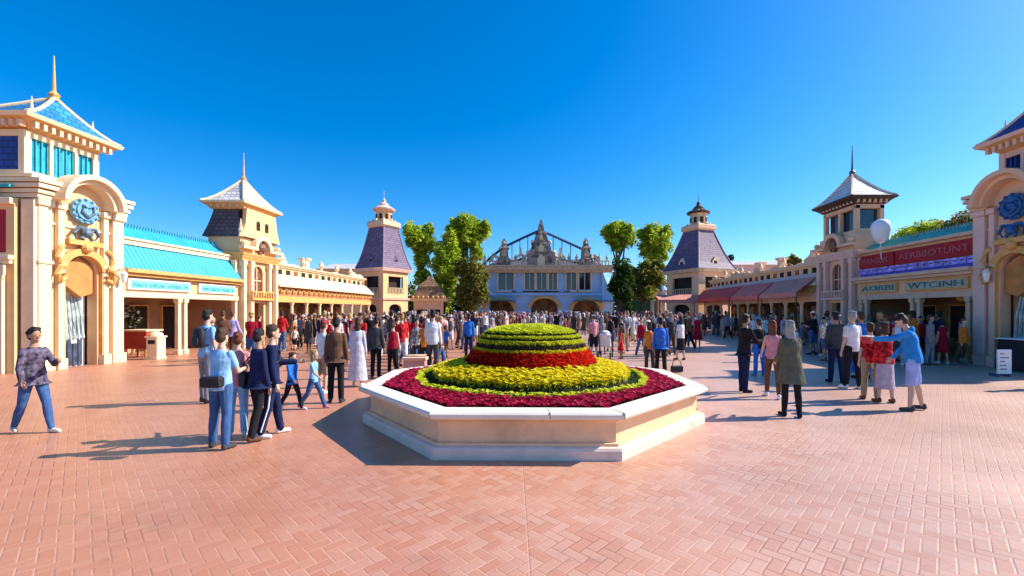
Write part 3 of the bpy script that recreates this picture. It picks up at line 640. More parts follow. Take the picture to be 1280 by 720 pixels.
def slate_tower(x, y, half, zb, zt, zl, rot, label, left, tap=.6):
    t = thing('slate_tower', label, 'tower', (x, y, 0)); c, s = math.cos(rot), math.sin(rot)
    T = lambda a, b, z: (x + a * c - b * s, y + a * s + b * c, z)
    wall = cream if left else peach
    wl = MB(T)
    h = half * .92
    for k in range(4):
        Tk = lambda a, b, z, k=k: T(*( (a, b) if k == 0 else (-b, a) if k == 1 else (-a, -b) if k == 2 else (b, -a)), z)
        q = MB(Tk).panel(-h, h - .25, 0, zb - .35, -h, -h + .25, [(-h * .6, h * .6, 3.55, zb - .8, 0), (-h * .55, h * .45, -.01, 2.5, .4)])
        wl.v += []; b = len(wl.v); wl.v += q.v; wl.f += [tuple(b + i for i in f) for f in q.f]
    wl.build('wall', wall, t)
    MB(T).sq(0, 0, [(h - .5, h - .5, 0), (h - .5, h - .5, zb - .4)]).build('inner_core', dark, t)
    MB(T).sq(0, 0, [(h + .12, h + .12, 2.9), (h + .18, h + .18, 3.1)]).sq(0, 0, [(half + .1, half + .1, zb - .34), (half + .22, half + .22, zb - .02)]).build('cornice', rose if left else stationtrim, t)
    rl = MB(T)
    for sg in (-1, 1):
        rl.box(-h * .6, h * .6, -h - .12, -h - .05, 4.0, 4.08); rl.box(-h - .12, -h - .05, -h * .6, h * .6, 4.0, 4.08)
    for k in range(11): a = -h * .6 + h * 1.2 * k / 10; rl.box(a - .03, a + .03, -h - .1, -h - .06, 3.55, 4.0); rl.box(-h - .1, -h - .06, a - .03, a + .03, 3.55, 4.0)
    rl.build('balcony_rail', creamw, t)
    prof = []
    for k in range(7):
        u = k / 6; prof.append((half * (1 - tap * u ** .85) + .12 * (1 - u) ** 4, half * (1 - tap * u ** .85) + .12 * (1 - u) ** 4, zb + (zt - zb) * u))
    MB(T).sq(0, 0, prof).build('roof', slate, t)
    hp = MB(T)
    for sa in (-1, 1):
        for sb in (-1, 1): hp.tube([(sa * p[0], sb * p[1], p[2] + .02) for p in prof], .07, 5)
    hp.build('ridge_cap', mat('lilac ridge tile', (.30, .22, .30), .6), t)
    dm = MB(T)
    for d in (0, 1):
        f = (lambda a, b: (a, b)) if d == 0 else (lambda a, b: (b, a))
        for zz in (0,):
            p0 = half * .93
            pts = [(-.4, 0), (.4, 0), (.4, .7), (0, 1.15), (-.4, .7)]
            vs = [(*f(a, -p0), zb + .05 + z) for a, z in pts] + [(*f(a, -p0 * .55), zb + .05 + z) for a, z in pts]
            dm.add(vs, [tuple(range(5)), tuple(range(5, 10))[::-1]] + [(i, (i + 1) % 5, 5 + (i + 1) % 5, 5 + i) for i in range(5)])
    dk = dm.each('dormer', creamw if not left else slate, t)[0]
    dw = MB(T)
    for d in (0, 1):
        if d == 0: dw.box(-.2, .2, -half * .93 - .02, -half * .93 - .004, zb + .2, zb + .8)
        else: dw.box(-half * .93 - .02, -half * .93 - .004, -.2, .2, zb + .2, zb + .8)
    dw.build('pane', dark, dk)
    hw = half * (1 - tap)
    L = (zl - zt)
    MB(T).sq(0, 0, [(hw + .05, hw + .05, zt), (hw + .2, hw + .2, zt + .15), (hw + .18, hw + .18, zt + .5), (hw + .1, hw + .1, zt + .62)]).build('lantern_base', peach, t)
    MB(T).lathe(0, 0, [(hw * .95, zt + .62), (hw * .84, zt + .8), (hw * .8, zt + L * .6), (hw * .95, zt + L * .64)], 8).build('lantern', cream if left else stationtrim, t)
    lw = MB(T)
    for k in range(8):
        a = 2 * math.pi * (k + .5) / 8 - math.pi / 8 * 0
        r_ = hw * .80; lw.add([(r_ * math.cos(a) + dx * -math.sin(a) + ex * math.cos(a), r_ * math.sin(a) + dx * math.cos(a) + ex * math.sin(a), z) for dx in (-.14, .14) for ex in (-.1, .03) for z in (zt + .85, zt + L * .5)], [(0, 1, 3, 2), (4, 6, 7, 5), (0, 4, 5, 1), (2, 3, 7, 6), (0, 2, 6, 4), (1, 5, 7, 3)])
    lw.build('lantern_window', dark, t)
    MB(T).lathe(0, 0, [(hw * 1.1, zt + L * .645), (hw * 1.18, zt + L * .70), (hw * .8, zt + L * .79), (hw * .5, zt + L * .84), (hw * .52, zt + L * .88), (hw * .25, zt + L * .96), (.16, zt + L), (.2, zt + L * 1.05), (.03, zt + L * 1.12), (.015, zt + L * 1.4)], 12).build('dome', rose if left else bronze, t, smooth=False)
    vb = MB(T)
    for k in range(8):
        a = 2 * math.pi * k / 8; vb.ball((hw * 1.05 * math.cos(a), hw * 1.05 * math.sin(a), zt + .72), .15, 6, 4); vb.ball((hw * .95 * math.cos(a), hw * .95 * math.sin(a), zt + L * .72), .12, 6, 4)
    vb.each('finial', creamw, t)
    return t
slate_tower(-12.6, 42.5, 1.76, 5.95, 9.95, 12.6, R(60), 'left purple slate tower with cream lantern beside the leafy trees', True, .46)
slate_tower(19.2, 44.5, 2.36, 6.0, 10.0, 12.8, R(22), 'right purple slate tower with bronze topped lantern behind the awnings', False, .58)

# ------------------------------------------------------------------ the station at the end of the plaza
def station():
    Y = 60.0; X = lambda px: (px - 640) * Y / F; Z = lambda py: wz(py, Y)
    t = thing('station_building', 'pale blue pavilion at the end of the plaza with iron gable and pinnacles', 'building', (X(676), Y + 3, 0))
    wins = []
    for a, b in ((623, 642), (656, 668), (671, 683), (686, 696), (708, 720), (724, 738)): wins.append((X(a), X(b), Z(362), Z(341), 0))
    arches = [(X(664), X(697), -.01, Z(373), 1.3), (X(716), X(750), -.01, Z(375), 1.3), (X(606), X(642), -.01, Z(375), 1.3)]
    MB().panel(X(612), X(752), 0, Z(335), Y, Y + .5, wins + arches).box(X(612), X(752), Y + .503, Y + 8, Z(366), Z(340)).build('wall', stationblue, t)
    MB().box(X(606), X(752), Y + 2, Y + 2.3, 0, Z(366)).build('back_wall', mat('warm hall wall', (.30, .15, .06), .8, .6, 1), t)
    wg = MB()
    wg.add([(X(597), Y - .3, Z(374)), (X(612), Y - .3, Z(338)), (X(612), Y - .3, 0), (X(597), Y - .3, 0), (X(597), Y + 6, Z(374)), (X(612), Y + 6, Z(338)), (X(612), Y + 6, 0), (X(597), Y + 6, 0)], [(0, 1, 2, 3), (4, 7, 6, 5), (0, 4, 5, 1), (1, 5, 6, 2), (3, 2, 6, 7), (0, 3, 7, 4)])
    wg.add([(X(766), Y - .3, Z(374)), (X(752), Y - .3, Z(338)), (X(752), Y - .3, 0), (X(766), Y - .3, 0), (X(766), Y + 6, Z(374)), (X(752), Y + 6, Z(338)), (X(752), Y + 6, 0), (X(766), Y + 6, 0)], [(0, 1, 2, 3), (4, 7, 6, 5), (0, 4, 5, 1), (1, 5, 6, 2), (3, 2, 6, 7), (0, 3, 7, 4)])
    wg.each('side_wing', stationblue, t)
    for a, b, z0, z1, _ in wins:
        w_ = MB().box(a - .18, a - .003, Y - .15, Y + .2, z0 - .15, z1 + .15).box(b + .003, b + .18, Y - .15, Y + .2, z0 - .15, z1 + .15).box(a - .3, b + .3, Y - .25, Y - .003, z0 - .35, z0 - .153).box((a + b) / 2 - .05, (a + b) / 2 + .05, Y + .05, Y + .12, z0, z1).build('window', creamw, t)
        MB().box(a, b, Y + .2, Y + .24, z0, z1).build('pane', glass, w_)
    for a, b, z0, z1, r in arches:
        MB().band((a + b) / 2, z1 - 1.3, (b - a) / 2 + .02, (b - a) / 2 + .5, Y - .35, Y - .003, 0, 180, 14, 1.3 / ((b - a) / 2)).build('arch_surround', gold, t)
    cn = MB().box(X(598), X(766), Y - .9, Y + .0, Z(338), Z(334)); cn.box(X(600), X(764), Y - .6, Y - .003, Z(341), Z(338.1)); cn.box(X(598), X(766), Y - 1.0, Y + 1, Z(333.9), Z(332)); cn.build('cornice', stationtrim, t)
    MB().box(X(612), X(752), Y - .35, Y - .004, Z(369.5), Z(366.5)).box(X(640), X(712), Y - .25, Y - .0045, Z(365), Z(363.6)).build('string_course', stationblue, t)
    bd = MB()
    for k in range(40): x = X(604) + (X(760) - X(604)) * k / 39; bd.box(x - .08, x + .08, Y - .5, Y - .3, Z(331.9), Z(327.5))
    bd.box(X(603), X(761), Y - .55, Y - .25, Z(327.4), Z(326.3)); bd.build('balustrade', creamw, t)
    fr = MB()
    for k in range(17):
        xx = X(606) + (X(758) - X(606)) * k / 16; fr.lathe(xx, Y - .4, [(.2, Z(326)), (.12, Z(325)), (.24, Z(322.5)), (.1, Z(320.5)), (.03, Z(316 if k % 2 else 318))], 8)
    fr.each('urn', stationtrim, t)
    for q_ in ((648, 326, 654, 310), (697, 326, 703, 310), (616, 328, 622, 318), (740, 328, 746, 318)):
        a_, b_, c_, d_ = q_; gd = MB().band((X(a_) + X(c_)) / 2, Z(b_), .55, .8, Y - .3, Y + .1, 0, 180, 10, 1.2).box((X(a_) + X(c_)) / 2 - .12, (X(a_) + X(c_)) / 2 + .12, Y - .25, Y + .05, Z(b_) + .9, Z(d_)); gd.build('roof_ornament', creamw, t)
    # central pinnacle
    p = MB(); x = X(676)
    p.sq(x, Y, [(1.9, .8, Z(332)), (1.9, .8, Z(318)), (1.5, .8, Z(316)), (1.2, .7, Z(306)), (1.35, .75, Z(305)), (1.0, .6, Z(303)), (.7, .5, Z(293)), (.9, .55, Z(292)), (.45, .4, Z(289)), (.3, .3, Z(281)), (.05, .05, Z(274))])
    p.build('pinnacle', mat('weathered pinnacle', (.30, .22, .18), .7, .9, 1.6), t)
    bb = MB()
    for z, r in ((326, 1.3), (311, .9), (298, .6)): bb.sq(x, Y - .78, [(.34 * r, .12, Z(z) - .55 * r), (.4 * r, .14, Z(z) - .4 * r), (.4 * r, .14, Z(z) + .2 * r), (.1 * r, .1, Z(z) + .6 * r)])
    for sg in (-1, 1):
        bb.ball((x + sg * 1.8, Y - .5, Z(316)), .3, 8, 6); bb.ball((x + sg * 1.2, Y - .5, Z(303)), .25, 8, 6); bb.tube([(x + sg * 2.6, Y - .3, Z(331)), (x + sg * 2.4, Y - .3, Z(322)), (x + sg * 1.7, Y - .3, Z(318))], .22, 6)
    bb.build('carving', creamw, t)
    for px, top in ((630, 298), (732, 297)):
        q = MB(); xx = X(px); q.sq(xx, Y, [(.9, .7, Z(332)), (.9, .7, Z(324)), (.6, .5, Z(323)), (.55, .5, Z(312)), (.75, .6, Z(311)), (.35, .3, Z(307)), (.3, .3, Z(302)), (.06, .06, Z(top))]); q.build('pinnacle', mat('weathered pinnacle', (.36, .28, .24)), t)
        MB().ball((xx, Y - .3, Z(304)), .22, 8, 6).sq(xx, Y - .55, [(.3, .12, Z(321)), (.34, .14, Z(320)), (.3, .14, Z(315)), (.06, .1, Z(312))]).ball((xx - .5, Y - .6, Z(327)), .2, 8, 6).ball((xx + .5, Y - .6, Z(327)), .2, 8, 6).build('carving', stationtrim, t)
    ir = MB()
    def bar(pts, r): ir.tube([(X(a), Y + .6, Z(b)) for a, b in pts], r, 6)
    bar([(598, 337), (612, 322), (630, 308), (655, 296), (675, 287)], .19); bar([(675, 287), (690, 293), (712, 303), (732, 312), (748, 325), (756, 336)], .19)
    bar([(612, 331), (630, 328), (650, 324), (662, 316), (670, 300)], .16); bar([(738, 331), (722, 328), (704, 324), (690, 316), (682, 300)], .16)
    for a, b, c in ((640, 303, 326), (650, 298, 324), (660, 294, 318), (692, 294, 318), (703, 299, 324), (714, 304, 326), (620, 315, 330), (744, 322, 332)): bar([(a, b), (a, c)], .06)
    ir.build('iron_gable', iron, t)
    rf = MB().add([(X(606), Y + 1, Z(333)), (X(762), Y + 1, Z(333)), (X(745), Y + 6, Z(318)), (X(620), Y + 6, Z(318)), (X(606), Y + 9, Z(333)), (X(762), Y + 9, Z(333))], [(0, 1, 2, 3), (3, 2, 5, 4), (0, 3, 4), (1, 5, 2), (0, 4, 5, 1)]).build('roof', slate, t)
    MB().box(X(597), X(645), Y - 2.2, Y - .31, Z(377), Z(376)).box(X(716), X(766), Y - 2.2, Y - .31, Z(377), Z(376)).each('canopy', iron, t)
station()

def kiosk(px, D, wpx, ytop, yeave, m, label, roofm, cat='kiosk'):
    x = (px - 640) * D / F; hw = wpx * D / F / 2; zt, ze = wz(ytop, D), wz(yeave, D)
    t = thing('kiosk', label, cat, (x, D, 0)); T = lambda a, b, z: (x + a, D + b, z)
    c = MB(T)
    for k in range(8): a = 2 * math.pi * (k + .5) / 8; c.lathe(hw * .85 * math.cos(a), hw * .85 * math.sin(a), [(.12, 0), (.1, ze - .3)], 6)
    c.each('column', m, t)
    MB(T).lathe(0, 0, [(hw * .6, 0), (hw * .6, ze - .3)], 8).build('wall', brownwall, t)
    MB(T).lathe(0, 0, [(hw * .95, ze - .32), (hw, ze - .3), (hw, ze), (hw * 1.08, ze + .1)], 16).build('entablature', m, t)
    MB(T).lathe(0, 0, [(hw * 1.15, ze + .102), (hw * .75, ze + (zt - ze) * .55), (hw * .72, ze + (zt - ze) * .62), (hw * .25, zt - .1), (.08, zt), (.05, zt + .3)], 16).build('roof', roofm, t)
    sc = MB(T)
    for k in range(16): a = 2 * math.pi * k / 16; sc.ball((hw * 1.1 * math.cos(a), hw * 1.1 * math.sin(a), ze + .2), .1, 6, 4)
    sc.each('crest_ball', gold, t)
def pavilion():
    D = 45; x0, x1 = (517 - 640) * D / F, (554 - 640) * D / F; t = thing('cafe_pavilion', 'low peach pavilion with stepped brown roof between left slate tower and trees', 'building', ((x0 + x1) / 2, D + 1, 0)); xm = (x0 + x1) / 2; hw = (x1 - x0) / 2
    MB().panel(x0, x1, 0, wz(377, D), D, D + .2, [(x0 + .3, xm - .15, -.01, 2.0, 0), (xm + .15, x1 - .3, -.01, 2.0, 0)]).build('wall', peach, t)
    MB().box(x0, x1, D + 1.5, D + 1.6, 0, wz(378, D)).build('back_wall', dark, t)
    MB().sq(xm, D + 1, [(hw + .15, 1.2, wz(376.8, D)), (hw + .35, 1.4, wz(373, D))]).build('cornice', creamw, t)
    MB().sq(xm, D + 1, [(hw + .3, 1.35, wz(372.8, D)), (hw * .8, .9, wz(362, D)), (hw * .75, .85, wz(358, D)), (hw * .3, .35, wz(350, D)), (.1, .1, wz(345, D))]).build('roof', mat('ochre brown roof', (.35, .20, .10), .7, .3, 3, kind='tile'), t)
    q = MB()
    for k in range(7): xx = x0 + (x1 - x0) * k / 6; q.ball((xx, D - .35, wz(371.5, D)), .14, 6, 4)
    q.each('crest_ball', gold, t)
pavilion()
kiosk(824, 50, 22, 353, 366, white, 'small round kiosk with blue roof left of the right slate tower', mat('kiosk blue roof', (.03, .16, .42), .5, .2, 3))
def green_fence():
    D = 53; t = thing('green_hoarding', 'dark green panelled fence beneath the right tree group', 'fence', (14, D, 0))
    x0, x1 = (775 - 640) * D / F, (842 - 640) * D / F
    MB().box(x0, x1, D, D + .12, 0, wz(372, D)).build('panel', mat('dark green paint', (.02, .12, .05), .6, .2, 2), t)
    p = MB(); 
    for k in range(8): a = x0 + (x1 - x0) * k / 7; p.box(a - .06, a + .06, D - .08, D - .003, 0, wz(371, D) + .1)
    p.each('post', mat('dark green paint', None), t)
green_fence()
def far_roof(px0, px1, D, ytop, yb, m, label):
    x0, x1 = (px0 - 640) * D / F, (px1 - 640) * D / F
    t = thing('far_building', label, 'building', ((x0 + x1) / 2, D, 0))
    MB().box(x0, x1, D, D + 8, 0, wz(yb, D)).build('wall', rose if px0 > 640 else cream, t)
    MB().add([(x0 - .3, D - .3, wz(yb, D)), (x1 + .3, D - .3, wz(yb, D)), (x1 + .3, D + 8, wz(yb, D)), (x0 - .3, D + 8, wz(yb, D)), (x0 + 1, D + 4, wz(ytop, D)), (x1 - 1, D + 4, wz(ytop, D))], [(0, 1, 5, 4), (1, 2, 5), (2, 3, 4, 5), (3, 0, 4), (0, 3, 2, 1)]).build('roof', m, t)
far_roof(905, 1000, 62, 322, 331, whiteroof, 'distant building with pale hipped roof behind the right colonnade')
far_roof(395, 470, 62, 326, 336, whiteroof, 'distant building with pale hipped roof behind the left colonnade')

# balloon-like pale lamp globe by the right tower
def balloon():
    x, y, z = ptd(1101, 289, 19.6); t = thing('white_balloon', 'large white oval balloon tied beside the right belvedere tower', 'balloon', (x, y, z))
    MB().lathe(x, y, [(.02, z - .56), (.14, z - .5), (.28, z - .3), (.36, z), (.38, z + .18), (.31, z + .4), (.16, z + .52), (.02, z + .56)], 20).build('envelope', mat('white balloon film', (.80, .84, .88), .3, .03, 2, .1, 3), t, smooth=True)
    MB().tube([(x, y, z - .55), (x + .03, y, z - 1.3), (x - .02, y + .05, 4.76)], .012, 5).build('string', white, t)
balloon()

# ------------------------------------------------------------------ foliage
def leaves(mb, c, r, n, size, rnd, flat=1.0):
    for _ in range(n):
        while True:
            p = Vector((rnd.uniform(-1, 1), rnd.uniform(-1, 1), rnd.uniform(-1, 1)))
            if .25 < p.length < 1: break
        p = Vector((c[0] + p.x * r[0], c[1] + p.y * r[1], c[2] + p.z * r[2]))
        u = Vector((rnd.gauss(0, 1), rnd.gauss(0, 1), rnd.gauss(0, .6))).normalized(); v = u.cross(Vector((rnd.gauss(0, 1), rnd.gauss(0, 1), rnd.gauss(0, 1)))).normalized()
        s = size * rnd.uniform(.6, 1.3); b = len(mb.v)
        mb.v += [tuple(p - u * s), tuple(p - v * s * .45), tuple(p + u * s), tuple(p + v * s * .45)]; mb.f.append((b, b + 1, b + 2, b + 3))
def fronds(mb, c, r, n, rnd):
    for _ in range(n):
        a = rnd.uniform(0, 2 * math.pi); e = rnd.uniform(-.5, 1.3); L_ = rnd.uniform(.8, 1.25); d = Vector((math.cos(a) * math.cos(e), math.sin(a) * math.cos(e), math.sin(e)))
        sd = Vector((-math.sin(a), math.cos(a), 0)); m_ = 7; pr = None
        for k in range(1, m_ + 1):
            t = k / m_ * L_; p = Vector((c[0] + d.x * r[0] * t, c[1] + d.y * r[0] * t, c[2] + d.z * r[1] * t - .38 * r[1] * t * t))
            if pr is not None:
                w_ = .30 * (1.15 - k / m_) * min(1, r[0])
                for sg in (1, -1):
                    b = len(mb.v); tip = p + sd * sg * w_ + Vector((0, 0, -w_ * .6)); mb.v += [tuple(pr), tuple(p), tuple(tip)]; mb.f.append((b, b + 1, b + 2))
            pr = p
def tree(px, D, blobs, label, lm, trunk_px=None, seed=1, tr=.28, size=.3, dens=1.0, name='leafy_tree', grp='trees flanking the blue pavilion'):
    """blobs: (px, py, half width px, half height px)"""
    rnd = random.Random(seed); tx = ((trunk_px or px) - 640) * D / F
    t = thing(name, label, 'tree', (tx, D, 0), grp)
    mb = MB(); tk = MB(); k = D / F
    zb = min(wz(b[1] + b[3], D) for b in blobs)
    top = max(wz(b[1], D) for b in blobs)
    pts = [(tx + rnd.uniform(-.15, .15) * q, D + rnd.uniform(-.15, .15) * q, top * q / 5) for q in range(6)]
    tk.tube(pts, [tr * (1.25 - .17 * q) for q in range(6)], 9)
    for bx, by, hw, hh in blobs:
        c = ((bx - 640) * k, D + rnd.uniform(-1, 1) * .3, wz(by, D)); rx, rz = hw * k * 1.1, hh * k * 1.1
        q0 = pts[2] if c[2] > pts[2][2] else pts[1]
        tk.tube([q0, ((q0[0] + c[0]) / 2 + .1, (q0[1] + c[1]) / 2, (q0[2] * .4 + c[2] * .6)), c], [tr * .5, tr * .3, tr * .12], 6)
        n = max(8, int(rx * rz * 8)); fronds(mb, c, (rx * 1.15, rz * 1.1), 34, rnd)
        for _ in range(n):
            a = rnd.uniform(0, 2 * math.pi); e = math.asin(rnd.uniform(-1, 1)); rr = rnd.uniform(.3, 1.0)
            cc = (c[0] + rx * rr * math.cos(e) * math.cos(a), c[1] + rx * rr * math.cos(e) * math.sin(a), c[2] + rz * rr * math.sin(e))
            cr = rnd.uniform(.42, .75) * min(1.0, max(rx, rz) / 1.5)
            leaves(mb, cc, (cr, cr, cr * 1.35), int(70 * dens), size, rnd)
    tk.build('trunk', bark, t); mb.build('crown', lm, t)
    return t
lmA = leafmat('bright leaves', (.15, .27, .012), (.60, .68, .05))
lmB = leafmat('olive leaves', (.11, .12, .02), (.38, .36, .06))
lmD = leafmat('deep green leaves', (.02, .055, .01), (.09, .16, .02))
tree(525, 50, [(524, 295, 17, 14), (518, 305, 10, 12), (534, 304, 9, 13), (526, 325, 8, 16), (514, 288, 8, 9), (536, 290, 8, 9), (528, 350, 7, 16)], 'leafy tree with rounded bright crown nearest the left slate tower', lmA, seed=1, size=.24)
tree(581, 52, [(583, 288, 24, 13), (570, 296, 12, 15), (596, 290, 14, 14), (607, 283, 5, 6), (577, 310, 10, 10), (592, 306, 8, 9), (566, 285, 8, 9), (584, 279, 13, 7), (572, 322, 9, 12), (596, 318, 8, 10)], 'tallest tree on the left with broad bright green crown', lmA, seed=2, size=.24)
tree(556, 49, [(556, 318, 14, 20), (560, 345, 13, 20), (552, 372, 12, 16), (548, 332, 9, 15), (562, 300, 8, 12), (545, 355, 9, 14), (566, 330, 8, 14)], 'slender mid green tree between the two tall left trees', lmA, seed=3, size=.24, tr=.2)
tree(588, 47, [(588, 338, 15, 14), (594, 356, 17, 16), (580, 360, 10, 18), (588, 375, 14, 10), (600, 345, 9, 12), (574, 340, 9, 13), (602, 366, 8, 10)], 'olive leaved lower tree right beside the blue pavilion\'s left wing', lmB, seed=4, size=.24, tr=.22)
tree(773, 50, [(772, 290, 17, 13), (764, 285, 8, 9), (782, 296, 10, 12), (770, 306, 9, 8), (760, 294, 8, 10), (784, 286, 9, 9)], 'tall bright crowned tree at the right end of the blue pavilion', lmA, seed=5, size=.24, tr=.3)
tree(818, 52, [(818, 297, 17, 14), (828, 304, 10, 13), (808, 308, 11, 15), (816, 325, 9, 12), (806, 295, 9, 10), (830, 293, 8, 9), (824, 318, 9, 10)], 'tall bright tree nearest the right slate tower', lmA, seed=6, size=.24)
tree(775, 47, [(776, 338, 12, 13), (772, 355, 12, 14), (778, 374, 12, 12), (784, 345, 9, 11)], 'dark ivy covered tree stem below the right bright crown', lmD, seed=7, size=.24, tr=.3)
tree(806, 49, [(806, 338, 13, 12), (798, 352, 13, 13), (818, 352, 12, 14), (804, 364, 17, 10), (822, 338, 9, 10), (790, 345, 9, 12)], 'olive bushy tree above the green hoarding', lmB, seed=8, size=.24, tr=.2)
tree(912, 70, [(912, 324, 5, 6)], 'small far tree top above the right colonnade roof', lmD, seed=9, size=.245, grp=None)
tree(990, 60, [(990, 325, 5, 5), (996, 327, 4, 4)], 'small far tree top near the right belvedere tower', lmB, seed=10, size=.245, grp=None)
def hedge(T, s0, s1, o, z0, z1, label, lm, seed):
    rnd = random.Random(seed); x, y, _ = T((s0 + s1) / 2, o, 0)
    t = thing('roof_planting', label, 'shrubs', (x, y, 3)); mb = MB(); s = s0
    while s < s1:
        z = rnd.uniform(z0, z1); p = T(s, o + rnd.uniform(-.3, .3), z - .1); leaves(mb, p, (.35, .35, .35), 120, .085, rnd); s += .16
    mb.build('foliage', lm, t)
    st = MB(T).box(s0, s1, o - .35, o + .35, 3.0, z0 - .15); st.build('trough', peach, t)
hedge(TR, 15.4, 18.6, 1.9, 5.45, 5.8, 'yellow flowering shrubs along the arcade roof next to the right entrance tower', leafmat('yellow flowering leaves', (.10, .13, .03), (.55, .42, .14), 3), 3)
hedge(TR, 18.4, 20.9, 1.7, 5.45, 5.75, 'green shrubs along the arcade roof behind the white balloon', lmA, 4)

# right entrance tower
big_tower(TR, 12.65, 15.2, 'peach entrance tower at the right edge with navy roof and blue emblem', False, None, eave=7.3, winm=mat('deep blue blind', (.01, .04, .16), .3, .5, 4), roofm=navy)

# ------------------------------------------------------------------ planter and flower bed
OCT = [(-1.0, 5.5), (1.38, 5.46), (3.25, 7.33), (3.25, 9.4), (1.6, 11.15), (-.9, 11.15), (-2.51, 9.4), (-2.51, 7.33)]
CX, CY = .36, 8.4
def octo(k, z):                                          # offset the octagon by k metres inward
    out = []; n = len(OCT)
    for i in range(n):
        p0, p1, p2 = (Vector(OCT[(i - 1) % n]), Vector(OCT[i]), Vector(OCT[(i + 1) % n]))
        d1 = (p1 - p0).normalized(); d2 = (p2 - p1).normalized(); n1 = Vector((-d1.y, d1.x)); n2 = Vector((-d2.y, d2.x))
        b = (n1 + n2).normalized(); q = p1 + b * (k / b.dot(n1)); out.append((q.x, q.y, z))
    return out
def planter():
    t = thing('octagonal_planter', 'large octagonal cream stone planter in the middle of the plaza', 'planter', (CX, CY, 0))
    MB().loft([octo(-.02, 0), octo(-.02, .12), octo(.0, .15), octo(.06, .17)]).build('plinth', stonegrey, t)
    MB().loft([octo(.05, .165), octo(.05, .195), octo(.10, .2), octo(.10, .46), octo(.05, .49), octo(.05, .515)]).build('wall', stone, t)
    r = [octo(.03, .515), octo(-.06, .53), octo(-.075, .56), octo(-.075, .59), octo(-.05, .612), octo(.24, .615), octo(.26, .60), octo(.26, .50)]
    MB().loft(r, cap=True).build('rim', stonerim, t)
    # rim joints
    j = MB(); n = len(OCT); a = octo(-.079, 0); b = octo(.25, 0)
    for i in range(n):
        for u in ((.0,) if i not in (0,) else (0., .62)):
            p = Vector(a[i]).lerp(Vector(a[(i + 1) % n]), u); q = Vector(b[i]).lerp(Vector(b[(i + 1) % n]), u); d = (q - p).normalized(); s = Vector((-d.y, d.x, 0)) * .004
            j.add([tuple(p - s + Vector((0, 0, .54))), tuple(p + s + Vector((0, 0, .54))), tuple(q + s + Vector((0, 0, .54))), tuple(q - s + Vector((0, 0, .54))), tuple(p - s + Vector((0, 0, .617))), tuple(p + s + Vector((0, 0, .617))), tuple(q + s + Vector((0, 0, .617))), tuple(q - s + Vector((0, 0, .617)))], [(0, 3, 2, 1), (4, 5, 6, 7), (0, 1, 5, 4), (1, 2, 6, 5), (2, 3, 7, 6), (3, 0, 4, 7)])
    j.build('joint', mat('joint mortar', (.40, .32, .24), .9), t)
planter()
PROF = [(0, 1.61), (.3, 1.60), (.55, 1.565), (.80, 1.50), (.92, 1.41), (1.0, 1.32), (1.05, 1.20), (1.08, 1.14), (1.25, .90), (1.32, .85), (1.5, .81), (1.75, .75), (1.95, .66), (2.1, .62), (2.45, .585), (3.2, .57)]
def mz(r):
    for (a, za), (b, zb) in zip(PROF, PROF[1:]):
        if r <= b: return za + (zb - za) * (r - a) / (b - a)
    return PROF[-1][1]
MB().loft([[(CX + r * math.cos(2 * math.pi * i / 48), CY + r * math.sin(2 * math.pi * i / 48), z - .03) for i in range(48)] for r, z in [(2.4, .54)] + PROF[:-2][::-1][:-1] + [(.01, 1.55)]]).add([(p[0], p[1], .575) for p in octo(.27, 0)], [tuple(range(8))]).build('soil_mound', soil)['kind'] = 'structure'
bpy.data.objects['soil_mound']['label'] = 'dark soil mound filling the planter'
def inside(x, y, k):
    q = octo(k, 0)
    for i in range(8):
        a, b = q[i], q[(i + 1) % 8]
        if (b[0] - a[0]) * (y - a[1]) - (b[1] - a[1]) * (x - a[0]) < 0: return False
    return True
